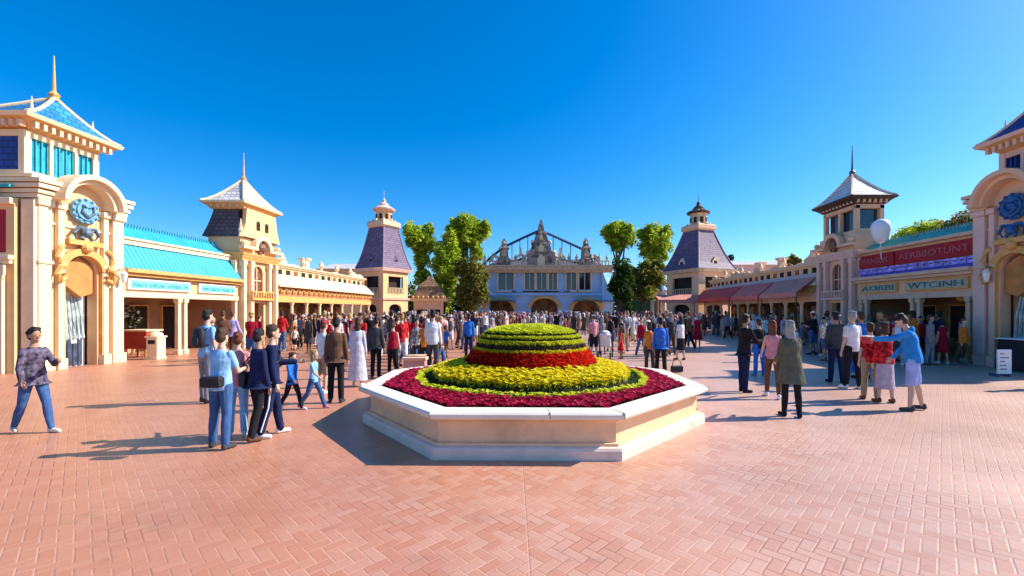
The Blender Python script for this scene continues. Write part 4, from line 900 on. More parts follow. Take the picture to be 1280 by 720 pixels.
def flowers(name, r0, r1, n, size, petal, leafm, label, seed, oct_=False, lf=1.0, up=.05):
    rnd = random.Random(seed); pm = MB(); lm = MB(); cnt = 0
    while cnt < n:
        a = rnd.uniform(0, 2 * math.pi)
        if oct_: r = rnd.uniform(r0, 3.6)
        else: r = math.sqrt(rnd.uniform(r0 * r0, r1 * r1))
        if rnd.random() > (r / 3.6 if oct_ else 1): continue
        wob = (.03 * math.sin(a * 7) + .02 * math.sin(a * 17)) * (1 if r > 1.3 else .1)
        x, y = CX + (r + wob) * math.cos(a), CY + (r + wob) * math.sin(a)
        if oct_ and not inside(x, y, .30): continue
        if math.sin(a) > .75 and 1.05 < r < 1.9 and rnd.random() < .6: cnt += 1; continue
        z = mz(r) + up * rnd.uniform(.5, 1.2); cnt += 1
        s = size * rnd.uniform(.7, 1.25); t0 = rnd.uniform(0, 6.28); tilt = rnd.uniform(-.35, .35), rnd.uniform(-.35, .35)
        if petal is not None and rnd.random() < lf:
            for k in range(5):
                t = t0 + k * 1.2566; c, sn = math.cos(t), math.sin(t); b = len(pm.v)
                for u, v, h in ((0, 0, 0), (.6, -.42, .22), (1.0, 0, .38), (.6, .42, .22)):
                    dx, dy = s * (u * c - v * sn), s * (u * sn + v * c)
                    pm.v.append((x + dx, y + dy, z + h * s * .9 + dx * tilt[0] + dy * tilt[1]))
                pm.f.append((b, b + 1, b + 2, b + 3))
        for _ in range(2):
            t = rnd.uniform(0, 6.28); l = size * 1.1; b = len(lm.v); c, sn = math.cos(t), math.sin(t); zz = z - up * .6
            q = (x + rnd.gauss(0, size * .5), y + rnd.gauss(0, size * .5))
            lm.v += [(q[0], q[1], zz - .02), (q[0] + l * .5 * c - l * .25 * sn, q[1] + l * .5 * sn + l * .25 * c, zz + .02), (q[0] + l * c, q[1] + l * sn, zz + .025), (q[0] + l * .5 * c + l * .25 * sn, q[1] + l * .5 * sn - l * .25 * c, zz + .02)]
            lm.f.append((b, b + 1, b + 2, b + 3))
    if petal is None: o = lm.build(name, leafm)
    else:
        o = pm.build(name, petal); lm.build('leaf', leafm, o)
    tag(o, label, 'flowers' if petal else 'ground cover', None, 'stuff')
gl = leafmat('bed leaves', (.02, .05, .012), (.07, .13, .02), 8)
fm = lambda n, a, b: leafmat(n, a, b, 6, .45)
mag = fm('crimson petals', (.26, .006, .03), (.66, .015, .085)); yel = fm('yellow petals', (.78, .60, .01), (.92, .84, .03)); red = fm('scarlet petals', (.85, .02, .012), (.95, .09, .03))
lime = fm('lime leaves', (.50, .56, .02), (.85, .86, .06)); band = fm('dark band leaves', (.03, .02, .012), (.10, .07, .03)); dk = gl
flowers('crimson_flowers', 2.2, 3.3, 6200, .042, mag, fm('dark purple leaves', (.03, .012, .02), (.07, .05, .03)), 'crimson and magenta flowers filling the outer edge of the planter', 11, True)
flowers('lime_edging', 2.08, 2.19, 1800, .034, lime, lime, 'thin lime edging ring just inside the crimson flowers', 12, up=.07)
flowers('green_border', 1.89, 2.06, 1500, .034, None, gl, 'dark green leaf ring outside the broad yellow ring', 13, up=.0)
flowers('yellow_flowers', 1.32, 1.87, 5000, .042, yel, lime, 'broad ring of bright yellow flowers', 14, up=.09)
flowers('brown_leaf_ring', 1.255, 1.30, 900, .03, None, fm('russet leaves', (.10, .02, .015), (.22, .05, .02)), 'russet leaf ring between yellow and red flowers', 15, up=.01)
flowers('scarlet_flowers', 1.08, 1.25, 5200, .034, red, fm('red leaves', (.30, .01, .01), (.5, .03, .01)), 'scarlet red flower ring on the steep middle tier', 16, up=.03)
flowers('yellow_trim', 1.055, 1.078, 1300, .030, yel, lime, 'thin yellow flower line right above the scarlet ring', 17, up=.02)
flowers('leaf_band', 1.02, 1.05, 900, .022, None, band, 'dark leaf band above the thin yellow flower line', 18, up=.0)
flowers('lime_leaf_row', 0.975, 1.012, 1700, .026, lime, lime, 'lowest lime leaf row of the green top tiers', 19, up=.012)
flowers('leaf_band', 0.94, 0.97, 700, .018, None, band, 'dark leaf band in the middle of the green top tiers', 20, up=.0)
flowers('lime_leaf_row', .89, .93, 1900, .026, lime, lime, 'middle lime leaf row of the green top tiers', 21, up=.012)
flowers('leaf_band', 0.85, 0.885, 900, .02, None, band, 'topmost dark leaf band just under the crown of the mound', 22, up=.0)
flowers('lime_crown', .2, .84, 3600, .034, lime, lime, 'lime green leaves covering the domed top of the mound', 23, up=.02)

# ------------------------------------------------------------------ far greenery that closes the gaps beside the station
def treeline(px0, px1, D, top, label, seed):
    rnd = random.Random(seed); mb = MB(); x0, x1 = (px0 - 640) * D / F, (px1 - 640) * D / F; x = x0
    while x < x1:
        h = wz(top, D) * rnd.uniform(.6, 1)
        for q in range(4): leaves(mb, (x, D + rnd.uniform(-1, 1), h * (q + .5) / 4), (.9, .9, h / 6), 60, .34, rnd)
        x += .7
    tag(mb.build('distant_trees', lmD), label, 'trees', None, 'stuff')
treeline(500, 600, 66, 352, 'far dark tree mass behind the left tree group', 31)
treeline(762, 850, 66, 352, 'far dark tree mass behind the right tree group', 32)

# ------------------------------------------------------------------ people
def rc(mb, p0, r0, p1, r1, n=10, sq=1.0, sx=None):
    """tapered limb with rounded ends"""
    p0, p1 = Vector(p0), Vector(p1); d = p1 - p0; L = d.length
    if L < 1e-5: d = Vector((0, 0, 1)); L = 1e-5
    d.normalize(); u = d.cross(Vector((0, 1, 0))); u = u.normalized() if u.length > .2 else d.cross(Vector((1, 0, 0))).normalized(); v = d.cross(u)
    rings = []
    for k in range(4): a = math.pi / 2 * (1 - k / 3); rings.append((p0 - d * r0 * math.sin(a), max(r0 * math.cos(a), r0 * .08)))
    for k in range(4): a = math.pi / 2 * (k / 3); rings.append((p1 + d * r1 * math.sin(a), max(r1 * math.cos(a), r1 * .08)))
    T = mb.T; mb.T = ID
    mb.loft([[tuple(c + u * r * math.cos(2 * math.pi * i / n) + v * r * sq * math.sin(2 * math.pi * i / n)) for i in range(n)] for c, r in rings]); mb.T = T
def ell(mb, rings, n=16):
    """rings: (centre, half width x, half depth y, lean)"""
    mb.loft([[(c[0] + a * math.cos(2 * math.pi * i / n), c[1] + b * math.sin(2 * math.pi * i / n) * math.cos(l), c[2] + b * math.sin(2 * math.pi * i / n) * math.sin(l)) for i in range(n)] for c, a, b, l in rings])
def fused(mb, name, m, vox, smooth=6):
    me = bpy.data.meshes.new(name); me.from_pydata(mb.v, [], mb.f)
    bm = bmesh.new(); bm.from_mesh(me); bmesh.ops.recalc_face_normals(bm, faces=bm.faces); bm.to_mesh(me); bm.free()
    o = bpy.data.objects.new('tmp', me); COL.objects.link(o)
    r = o.modifiers.new('r', 'REMESH'); r.mode = 'VOXEL'; r.voxel_size = vox; r.use_smooth_shade = True
    q = o.modifiers.new('s', 'SMOOTH'); q.factor = .5; q.iterations = smooth
    dg = bpy.context.evaluated_depsgraph_get(); out = bpy.data.meshes.new_from_object(o.evaluated_get(dg)); out.name = name
    bpy.data.objects.remove(o); bpy.data.meshes.remove(me); out.materials.clear(); out.materials.append(m); out.shade_smooth(); return out

def figure(P, near=False):
    """P: pose and dress. returns {part: mesh}; local frame faces -Y, feet on z = 0, height 1.72 before scaling"""
    lean, yaw = R(P.get('lean', 2)), R(P.get('yaw', 0)); child = P.get('child', False)
    leg = {1: P.get('legR', (3, 3, 3)), -1: P.get('legL', (-3, 3, 3))}          # forward, outward, knee bend
    arm = {1: P.get('armR', (0, 9, 12, 0)), -1: P.get('armL', (0, 9, 12, 0))}    # forward, outward, elbow bend, inward
    TH, SH = .43, .41; J = {}; foot = []
    def down(a, b): return Vector((math.sin(R(b)), -math.sin(R(a)) * math.cos(R(b)), -math.cos(R(a)) * math.cos(R(b))))
    for s in (1, -1):
        a, b, k = leg[s]; h = Vector((s * .09, 0, -.04)); kn = h + down(a, s * b) * TH; an = kn + down(a - k, s * b * .6) * SH; J[s] = [h, kn, an]; foot.append(an.z)
    pz = .085 - min(foot); P0 = Vector((0, 0, pz)); wide = P.get('fem', False); fat = P.get('fat', 1.0)
    for s in (1, -1): J[s] = [q + P0 for q in J[s]]
    up = Vector((0, -math.sin(lean), math.cos(lean)))
    C = lambda t: P0 + up * t
    sh_w = .148 if wide else .168
    for s in (1, -1):
        a, b, e, inn = arm[s]; S = C(.435) + Vector((s * sh_w, .0, 0)); d1 = down(a + P.get('lean', 2) * .3, s * b); E = S + d1 * .285
        d2 = Vector((d1.x - s * math.sin(R(inn)), 0, 0)); f = a + e
        d2 = Vector((s * math.sin(R(b * .6)) - s * math.sin(R(inn)) * .9, -math.sin(R(f)), -math.cos(R(f)))).normalized(); Wp = E + d2 * .245; J[('a', s)] = [S, E, Wp, d2]
    hd = Vector((math.sin(yaw) * .02, -.015, 0)); nod = R(P.get('nod', 0)); hup = Vector((0, -math.sin(lean + nod), math.cos(lean + nod)))
    neck = C(.53); HC = neck + hup * .155 + hd; hs = 1.22 if child else 1.0
    rot = Matrix.Rotation(yaw, 3, 'Z') @ Matrix.Rotation(-(-lean - nod), 3, 'X')
    hp = lambda x, y, z: HC + rot @ (Vector((x, y, z)) * hs)
    vb = .0085 if near else .05 if near is None else .022
    # body -----------------------------------------------------------------
    B = MB()
    hipw, waist, chest = (.165, .118, .150) if wide else (.155, .135, .168)
    trunk = [(-.10, hipw * .85, .10), (-.02, hipw, .115), (.08, hipw * .95, .108), (.20, waist, .09), (.34, chest, .105), (.42, chest * .97, .098), (.465, chest * .74, .078), (.50, .075, .060), (.55, .05, .052)]
    ell(B, [(C(t), a * fat, b * (fat if t < .4 else 1), lean) for t, a, b in trunk])
    rc(B, neck - up * .03, .053, neck + hup * .08, .05)
    T0 = B.T; B.T = lambda x, y, z: tuple(hp(x, y, z))
    B.ball((0, .012, .03), .1, 18, 12, (.76, .95, 1.0)); B.ball((0, -.022, -.045), .07, 14, 10, (.80, .88, 1.0))
    B.ball((0, -.098, -.022), .018, 8, 6, (.75, 1.0, 1.3)); B.ball((0, -.083, -.068), .022, 8, 6, (1.2, .6, .6))
    for s in (1, -1): B.ball((s * .078, .012, -.01), .022, 8, 6, (.5, .8, 1.4))
    B.T = T0
    for s in (1, -1):
        h, kn, an = J[s]; rc(B, h, .088 * (1.08 if wide else 1), kn, .056); rc(B, kn, .055, kn.lerp(an, .35) + Vector((0, .012, 0)), .054); rc(B, kn.lerp(an, .3) + Vector((0, .01, 0)), .053, an, .036)
        fd = Vector((s * .25, -1, 0)).normalized(); heel = Vector((an.x, an.y + .03, an.z - .045)); toe = heel + fd * .17 + Vector((0, 0, -.01 if an.z < .2 else -.05)); J[('f', s)] = (heel, toe); rc(B, heel, .036, toe, .028)
        S, E, Wp, d = J[('a', s)]; rc(B, S, .047 if not wide else .040, E, .036); rc(B, E, .038, Wp, .026)
        n = d.cross(Vector((0, 1, 0))); n = n.normalized() if n.length > .3 else Vector((1, 0, 0)); side = d.cross(n).normalized()      # side: across the palm
        if side.y > 0: side = -side
        pal = Wp + d * .085; rc(B, Wp + d * .02, .026, pal, .033, sq=.6)
        nin = Vector((-s, 0, 0)); nin = (nin - d * nin.dot(d)).normalized()
        side = d.cross(nin).normalized(); side = side if side.y < 0 else -side
        curl = P.get('curl', .35)
        for fi, (off, ln) in enumerate(((.027, .068), (.009, .078), (-.009, .072), (-.026, .056))):
            q0 = pal + side * off - d * .012; q1 = q0 + d * ln * .6 + nin * ln * .6 * curl * .5 + side * off * .15; q2 = q1 + (d * (1 - curl) + nin * curl * 1.4).normalized() * ln * .55
            fr = .0098 if near else .011; rc(B, q0, fr, q1, fr * .92, 6); rc(B, q1, fr * .92, q2, fr * .8, 6)
        t0 = Wp + d * .035 + side * .022; t1 = t0 + (side * .8 + d * .6 + nin * .3).normalized() * .035; t2 = t1 + (d * .9 + side * .2 + nin * .3).normalized() * .03; rc(B, t0, .013, t1, .0115, 6); rc(B, t1, .0115, t2, .009, 6)
        J[('h', s)] = pal + d * .03 + nin * .03
    out = {'person': fused(B, 'person', skin, vb, 3 if near else 1)}
    vc = .011 if near else .05 if near is None else .024
    # top --------------------------------------------------------------------
    t = P.get('top', 'tee'); S_ = MB(); g = .017 if t in ('jacket', 'coat', 'hoodie') else .010
    lo = {'tee': -.10, 'jacket': -.12, 'hoodie': -.10, 'coat': -.34, 'tank': -.06, 'dress': -.50, 'longdress': -.80}[t]
    tr = []
    if lo < -.1:
        fl = .05 if t == 'coat' else .09
        for q in (1, .66, .33): tr.append((-.10 + (lo + .10) * q, hipw + .02 + fl * q, .115 + fl * q))
    else: tr.append((lo, hipw + .004, .118))
    tr += [(-.04, hipw + .004, .118), (.08, hipw * .97, .112), (.20, waist + .012, .10), (.34, chest * .98, .108), (.42, chest * .96, .1), (.46, chest * .76, .082), (.50, .068, .062)]
    ell(S_, [(C(q) if q > -.1 else P0 + Vector((0, 0, q)), (a + g) * (fat if q < .45 else 1), (b + g * .8) * (fat if q < .4 else 1), lean if q > -.1 else 0) for q, a, b in tr])
    sl = {'tee': .62, 'jacket': 2, 'hoodie': 2, 'coat': 2, 'tank': .05, 'dress': P.get('sl', .4), 'longdress': 2}[t]
    if P.get('long'): sl = 2
    for s in (1, -1):
        S, E, Wp, d = J[('a', s)]; r = .047 if not wide else .040
        if sl < .1: continue
        if sl < 1: rc(S_, S, r + g, S.lerp(E, sl), (r - .004 + g))
        else: rc(S_, S, r + g, E, .038 + g); rc(S_, E, .039 + g, Wp - d * .02, .030 + g)
    if t == 'hoodie': ell(S_, [(C(.47) + Vector((0, .05, 0)), .10, .05, 0), (C(.53) + Vector((0, .07, 0)), .09, .05, 0), (C(.57) + Vector((0, .07, 0)), .05, .03, 0)])
    out[{'dress': 'dress', 'longdress': 'dress', 'coat': 'coat', 'jacket': 'jacket', 'hoodie': 'jacket'}.get(t, 'shirt')] = fused(S_, 'top', floral if P.get('pattern') else cloth, vc, 4 if near else 1)
    # bottom -----------------------------------------------------------------
    bt = P.get('bottom', 'trousers'); T_ = MB()
    if bt != 'none':
        if bt == 'skirt':
            ln = P.get('skirt', .55); ell(T_, [(P0 + Vector((0, 0, z)), a, b, 0) for z, a, b in ((-ln, hipw + .055, .15), (-ln * .6, hipw + .035, .14), (-.1, hipw + .02, .13), (.08, hipw * .92 + .008, .108), (.13, waist + .012, .095))])
        else:
            ell(T_, [(C(z), (a + .009) * fat, (b + .008) * fat, lean) for z, a, b in ((-.12, hipw * .8, .10), (-.04, hipw, .116), (.08, hipw * .92, .104), (.13, waist + .01, .094))])
            end = {'trousers': 2, 'leggings': 2, 'shorts': .95}[bt]; e = {'trousers': .014, 'leggings': .008, 'shorts': .022}[bt]
            for s in (1, -1):
                h, kn, an = J[s]
                if end < 1: rc(T_, h, .092 + e, h.lerp(kn, end), .066 + e)
                else: rc(T_, h, .092 + e, kn, .058 + e); rc(T_, kn, .058 + e, kn.lerp(an, .38) + Vector((0, .012, 0)), .060 + e * .9); rc(T_, kn.lerp(an, .38) + Vector((0, .012, 0)), .060 + e * .9, an + (an - kn).normalized() * -.01, (.042 if bt == 'leggings' else .052) + e * .8)
        out['skirt' if bt == 'skirt' else bt] = fused(T_, bt, cloth, vc, 4 if near else 1)
    # shoes ------------------------------------------------------------------
    for s in (1, -1):
        heel, toe = J[('f', s)]; q = MB(); rc(q, heel + Vector((0, .005, .004)), .043, toe, .036, 10)
        for i, p in enumerate(q.v):
            if min(heel.z, toe.z) < .12: q.v[i] = (p[0], p[1], max(p[2], .002))
        rc(q, heel, .044, heel + Vector((0, .0, .035)), .042, 10)
        out[('shoe', s)] = fused(q, 'shoe', cloth, .011 if near else .04 if near is None else .02, 2)
    # hair -------------------------------------------------------------------
    hr = P.get('hair', 'short')
    if hr != 'none':
        H = MB(); H.T = lambda x, y, z: tuple(hp(x, y, z))
        H.ball((0, .024, .053), .1, 16, 12, (.86, .98, .92)); H.ball((0, .048, .0), .1, 16, 12, (.84, .78, .92))
        rr_ = random.Random(len(J)); [H.ball((rr_.uniform(-.055, .055), rr_.uniform(-.04, .1), rr_.uniform(.09, .13)), .028, 7, 5) for _ in range(7)]
        if hr in ('long', 'bob'):
            n = .22 if hr == 'long' else .12
            H.ball((0, .06, -.02), .1, 14, 10, (.86, .5, 1.0)); H.ball((0, .065, -.02 - n * .55), .1, 14, 10, (.82, .42, n * 6.2))
            for s in (1, -1): H.ball((s * .066, .02, -.02 - n * .3), .045, 8, 8, (.5, .9, 1.6 + n * 4))
        if hr == 'bun': H.ball((0, .11, .07), .042, 10, 8)
        if hr == 'pony': rc(H, (0, .115, .06), .03, (0, .15, -.06), .02) if False else H.ball((0, .13, -.01), .035, 8, 8, (.9, .8, 2.3))
        if hr == 'curly':
            rr = random.Random(5)
            for _ in range(26):
                a, b = rr.uniform(0, 6.28), rr.uniform(-.2, 1.4); x, y, z = math.cos(a) * math.cos(b), math.sin(a) * math.cos(b), math.sin(b)
                if y < -.45 and z < .35: continue
                H.ball((x * .08, .035 + y * .085, .03 + z * .09), .034, 7, 5)
        out['hair'] = fused(H, 'hair', hairm, .01 if near else .04 if near is None else .02, 2)
    ht = P.get('hat')
    if ht:
        H = MB(); H.T = lambda x, y, z: tuple(hp(x, y, z))
        if ht == 'cap': H.ball((0, .022, .062), .1, 16, 10, (.87, .99, .80)); H.ball((0, -.10, .055), .06, 12, 6, (1.0, 1.1, .16))
        else: H.ball((0, .02, .065), .1, 16, 10, (.88, 1.0, .78)); H.lathe(0, .02, [(.09, .04), (.17, .035), (.17, .045), (.09, .065)], 18)
        out['cap' if ht == 'cap' else 'sun_hat'] = fused(H, 'hat', cloth, .009 if near else .018, 1)
    if near:
        for s in (1, -1):
            E_ = MB(); E_.T = lambda x, y, z: tuple(hp(x, y, z)); E_.ball((s * .030, -.0835, .0), .0095, 8, 6, (1.2, .5, .8)); me = bpy.data.meshes.new('eye'); me.from_pydata(E_.v, [], E_.f); me.materials.append(eyem); out[('eye', s)] = me
        E_ = MB(); E_.T = lambda x, y, z: tuple(hp(x, y, z)); E_.ball((0, -.0955, -.068), .018, 8, 6, (1.2, .25, .35)); me = bpy.data.meshes.new('mouth'); me.from_pydata(E_.v, [], E_.f); me.materials.append(lipm); out['mouth'] = me
    J['P0'] = P0; J['C'] = C; J['HC'] = HC
    return out, J
COLS = dict(white=(.75, .74, .72), cream=(.68, .60, .45), black=(.018, .017, .02), navy=(.015, .022, .07), denim=(.05, .11, .26), blue=(.03, .16, .55), skyblue=(.26, .50, .74), red=(.50, .02, .025), crimson=(.32, .01, .03), pink=(.62, .25, .28),
            grey=(.25, .25, .26), charcoal=(.06, .06, .065), olive=(.12, .12, .05), green=(.04, .18, .06), khaki=(.36, .27, .16), brown=(.14, .07, .04), orange=(.65, .20, .03), yellow=(.70, .48, .05), purple=(.12, .05, .22), lilac=(.40, .34, .58), teal=(.02, .22, .25), periwinkle=(.33, .40, .72), mauve=(.46, .38, .46))
SK = [(.52, .30, .20), (.60, .38, .27), (.42, .23, .14), (.25, .13, .08), (.66, .42, .31), (.14, .07, .045)]
HC_ = {'black': (.012, .010, .010), 'brown': (.06, .03, .015), 'blond': (.38, .24, .09), 'grey': (.32, .30, .28), 'auburn': (.14, .04, .015)}
LAST = [None]
def place(fig, x, y, rz, h, cols, label, group=None, top_mesh=None):
    """cols: skin, top, bottom, shoe, hair, hat"""
    b = bpy.data.objects.new('person', fig['person']); COL.objects.link(b); b.location = (x, y, 0); b.rotation_euler = (0, 0, R(rz)); k = h / 1.72; b.scale = (k * .90, k * .92, k); b.color = (*cols[0], 1)
    for key, me in fig.items():
        nm = key if isinstance(key, str) else key[0]
        if nm == 'person': continue
        o = bpy.data.objects.new(nm, me); COL.objects.link(o); o.parent = b
        c = cols[1] if nm in ('shirt', 'jacket', 'coat', 'dress') else cols[2] if nm in ('trousers', 'shorts', 'leggings', 'skirt') else cols[3] if nm == 'shoe' else cols[4] if nm == 'hair' else cols[5] if nm in ('cap', 'sun_hat') else (.5, .5, .5)
        o.color = (*c, 1)
    LAST[0] = b
    return tag(b, label, 'person', group)
NG = 'visitors standing close to the viewer'
def near(px, py, h, rz, P, cols, label, dx=0):
    x, y = gp(px, py); P = dict(P); f, J = figure(P, True)
    cs = [SK[cols[0]] if isinstance(cols[0], int) else cols[0]] + [COLS[c] if c in COLS else c for c in cols[1:4]] + [HC_[cols[4]], COLS.get(cols[5] if len(cols) > 5 else 'navy')]
    b = place(f, x, y, rz, h, cs, label); return b, J
def wpt(b, v):                                           # a point of the figure in the world
    return Matrix.Translation(b.location) @ b.rotation_euler.to_matrix().to_4x4() @ Matrix.Diagonal((*b.scale, 1)) @ Vector(v)
def backpack(b, J, label, m, side=1):
    x, y, z = wpt(b, J['C'](.28) + Vector((0, .17, 0))); rz = b.rotation_euler.z; k = b.scale.z * .92
    t = thing('backpack', label, 'backpack', (x, y, z)); t.rotation_euler.z = rz; t.scale = (k, k, k); WORLD[t.name] = Vector((0, 0, 0))
    q = MB(); ell(q, [((0, 0, zz), a, bb, 0) for zz, a, bb in ((-.2, .10, .05), (-.17, .14, .075), (0, .15, .085), (.14, .14, .075), (.2, .09, .045))]); q.build('bag_body', m, t, True)
    q = MB(); ell(q, [((0, .08, zz), a, bb, 0) for zz, a, bb in ((-.16, .07, .02), (-.13, .10, .035), (-.02, .10, .03), (0, .07, .015))]); q.build('front_pocket', m, t, True)
    q = MB()
    for s in (1, -1): q.tube([(s * .09, -.07, .16), (s * .1, -.17, .21), (s * .11, -.29, .12), (s * .12, -.30, -.02), (s * .13, -.15, -.14), (s * .12, -.06, -.17)], .018, 6)
    q.each('strap', m, t, True)
def satchel(x, y, z, label, m, rz=0, w=.26, h=.2, strap=True):
    t = thing('shoulder_bag', label, 'bag', (x, y, z)); t.rotation_euler.z = R(rz); WORLD[t.name] = Vector((0, 0, 0))
    MB().sq(0, 0, [(w * .42, .04, -h), (w * .5, .06, -h * .9), (w * .5, .06, -.03), (w * .44, .035, 0)]).build('bag_body', m, t, bevel=.01)
    MB().box(-w * .48, w * .48, -.068, -.058, -h * .55, -.02).build('flap', m, t)
    if strap: MB().tube([(-w * .45, 0, -.02), (-w * .3, 0, .14), (0, 0, .22), (w * .3, 0, .14), (w * .45, 0, -.02)], .012, 6).build('strap', m, t)
blackbag = mat('black bag nylon', (.02, .02, .024), .6, .2, 8, .3, 20); bluebag = mat('blue bag nylon', (.02, .13, .55), .6, .15, 8, .3, 20); tanbag = mat('tan leather', (.26, .13, .06), .5, .2, 8, .2, 20)

W1 = dict(legR=(24, 2, 6), legL=(-18, 2, 14), armR=(-18, 8, 14, 4), armL=(22, 8, 24, 8))
# left edge
b, J = near(42, 541, 1.62, 72, dict(W1, fem=True, legR=(22, 2, 6), legL=(-16, 2, 14), top='jacket', pattern=True, bottom='leggings', hair='curly', armR=(35, 12, 70, 25), armL=(10, 14, 30, 0)), (2, (.10, .08, .12), 'denim', 'cream', 'black'), 'woman in dark patterned top and blue leggings walking alone at the left edge')
# pair at front left
b, J = near(276, 560, 1.60, 172, dict(top='tee', bottom='trousers', hair='short', armR=(22, 12, 70, 30), armL=(18, 12, 76, 30), legR=(2, 5, 3), legL=(-3, 5, 3), fat=1.1), (1, 'skyblue', 'denim', 'charcoal', 'brown'), 'person in pale blue shirt and straight blue jeans, seen from behind, front left')
satchel(b.location.x + .02, b.location.y - .20, 1.02, 'black waist bag on the back of the pale blue shirt at front left', blackbag, 0, .26, .15, False)
b, J = near(258, 503, 1.86, 160, dict(top='tee', bottom='trousers', hair='short', armR=(10, 10, 40, 10)), (1, 'skyblue', 'grey', 'black', 'black'), 'tall dark haired man in washed blue shirt behind the person in straight jeans')
backpack(b, J, 'black backpack on the tall man behind the jeans wearer', blackbag)
b, J = near(297, 545, 1.52, 200, dict(fem=True, top='tee', bottom='trousers', hair='bun', armL=(20, 14, 80, 20)), (1, 'pink', 'skyblue', 'white', 'auburn'), 'auburn haired woman in pink top and light blue trousers beside the straight jeans wearer')
satchel(b.location.x + .20, b.location.y - .03, .98, 'black shoulder bag hanging by the pink topped woman', blackbag, 70, .28, .22)
b, J = near(322, 549, 1.58, 150, dict(fem=True, top='jacket', bottom='trousers', hair='short', legR=(10, 3, 4), legL=(-8, 3, 8), armR=(20, 10, 70, 20)), (2, 'navy', 'black', 'brown', 'black'), 'person in navy jacket and black trousers left of the one with striped track trousers')
b, J = near(339, 545, 1.64, 120, dict(top='jacket', bottom='trousers', hair='short', legR=(12, 3, 4), legL=(-6, 3, 10), armR=(30, 10, 60, 20)), (1, 'navy', 'navy', 'white', 'brown'), 'person in navy track suit with white stripe down the trousers')
st = MB()
for s in (1, -1):
    hp_, kn_, an_ = J[s]
    st.tube([hp_ + Vector((s * .112, 0, -.02)), kn_ + Vector((s * .078, 0, 0)), an_ + Vector((s * .064, 0, .03))], .014, 6)
o = st.each('trouser_stripe', white)
for q in o: q.parent = b
backpack(b, J, 'dark backpack on the person in the navy track suit', blackbag)
CH = dict(child=True, legR=(26, 2, 8), legL=(-20, 2, 18), armR=(-20, 10, 20, 0), armL=(25, 10, 30, 0))
near(365, 512, 1.08, 70, dict(CH, top='jacket', bottom='trousers'), (1, 'blue', 'black', 'white', 'brown'), 'small child in blue jacket and black trousers walking beside the striped track suit')
near(392, 511, 1.12, 85, dict(CH, fem=True, top='tee', bottom='trousers', hair='bob'), (1, 'skyblue', 'denim', 'pink', 'blond'), 'small blond child in light blue shirt walking behind the child in the blue jacket')
b, J = near(420, 503, 1.70, 190, dict(top='jacket', bottom='trousers', armR=(-5, 8, 20, 0)), (2, 'brown', 'black', 'charcoal', 'black'), 'tall slim man in brown jacket and black trousers left of the planter')
near(404, 492, 1.62, 160, dict(top='tee', bottom='shorts', hat='cap'), (1, 'white', 'khaki', 'white', 'brown', 'red'), 'man in white shirt, khaki shorts and red cap behind the brown jacket man')
near(447, 483, 1.66, 185, dict(fem=True, top='longdress', bottom='none', hair='long', legR=(3, 2, 3)), (1, (.55, .54, .60), 'grey', 'white', 'brown'), 'woman in long pale grey dress left of the planter corner')
near(470, 472, 1.66, 175, dict(top='jacket', bottom='trousers'), (2, 'charcoal', 'black', 'black', 'black'), 'man in charcoal jacket standing right of the pale grey dress')
near(491, 473, 1.55, 185, dict(fem=True, top='tank', bottom='leggings', hair='pony'), (1, 'crimson', 'black', 'white', 'brown'), 'ponytailed woman in crimson sleeveless top and black leggings near the left planter corner')
near(541, 471, 1.85, 178, dict(top='tee', long=True, bottom='trousers', fat=1.12, armR=(5, 12, 30, 10)), (1, 'white', 'charcoal', 'black', 'black'), 'tall broad man in long white shirt directly behind the planter\'s left back edge')
near(586, 447, 1.70, 180, dict(top='hoodie', bottom='trousers'), (2, 'blue', 'navy', 'black', 'black'), 'man in bright blue hooded jacket just left of the lime flower tiers')
for px, py, c, hh, hr, lb in ((506, 452, 'red', 1.75, 'short', 'leftmost of three people in red shirts behind the planter'), (517, 449, 'crimson', 1.68, 'long', 'long haired middle one of three people in red shirts behind the planter'), (527, 452, 'red', 1.62, 'bob', 'bob haired rightmost of three people in red shirts behind the planter')):
    near(px, py, hh, 178, dict(top='jacket' if hh > 1.7 else 'tee', bottom='trousers', hair=hr, fem=hr != 'short'), (2, c, 'denim', 'white', 'black'), lb)
# middle right behind the planter
b, J = near(826, 470, 1.66, 165, dict(top='jacket', bottom='trousers', legR=(16, 2, 6), legL=(-10, 2, 12), lean=6), (2, 'blue', 'black', 'black', 'black'), 'person in blue jacket with blue backpack behind the planter\'s right side')
backpack(b, J, 'bright blue backpack worn behind the planter\'s right side', bluebag)
near(812, 468, 1.50, 175, dict(fem=True, top='tee', bottom='trousers', hair='bob'), (1, 'orange', 'charcoal', 'black', 'brown'), 'woman in orange top standing left of the blue backpack')
near(851, 450, 1.62, 200, dict(fem=True, top='tee', bottom='skirt', hair='long', legR=(10, 2, 4)), (1, 'white', 'black', 'brown', 'black'), 'woman in white top and black knee skirt right of the blue backpack')
satchel(*gp(846, 466), .22, 'dark triangular bag standing on the paving beside the blue backpack wearer', blackbag, 10, .36, .2)
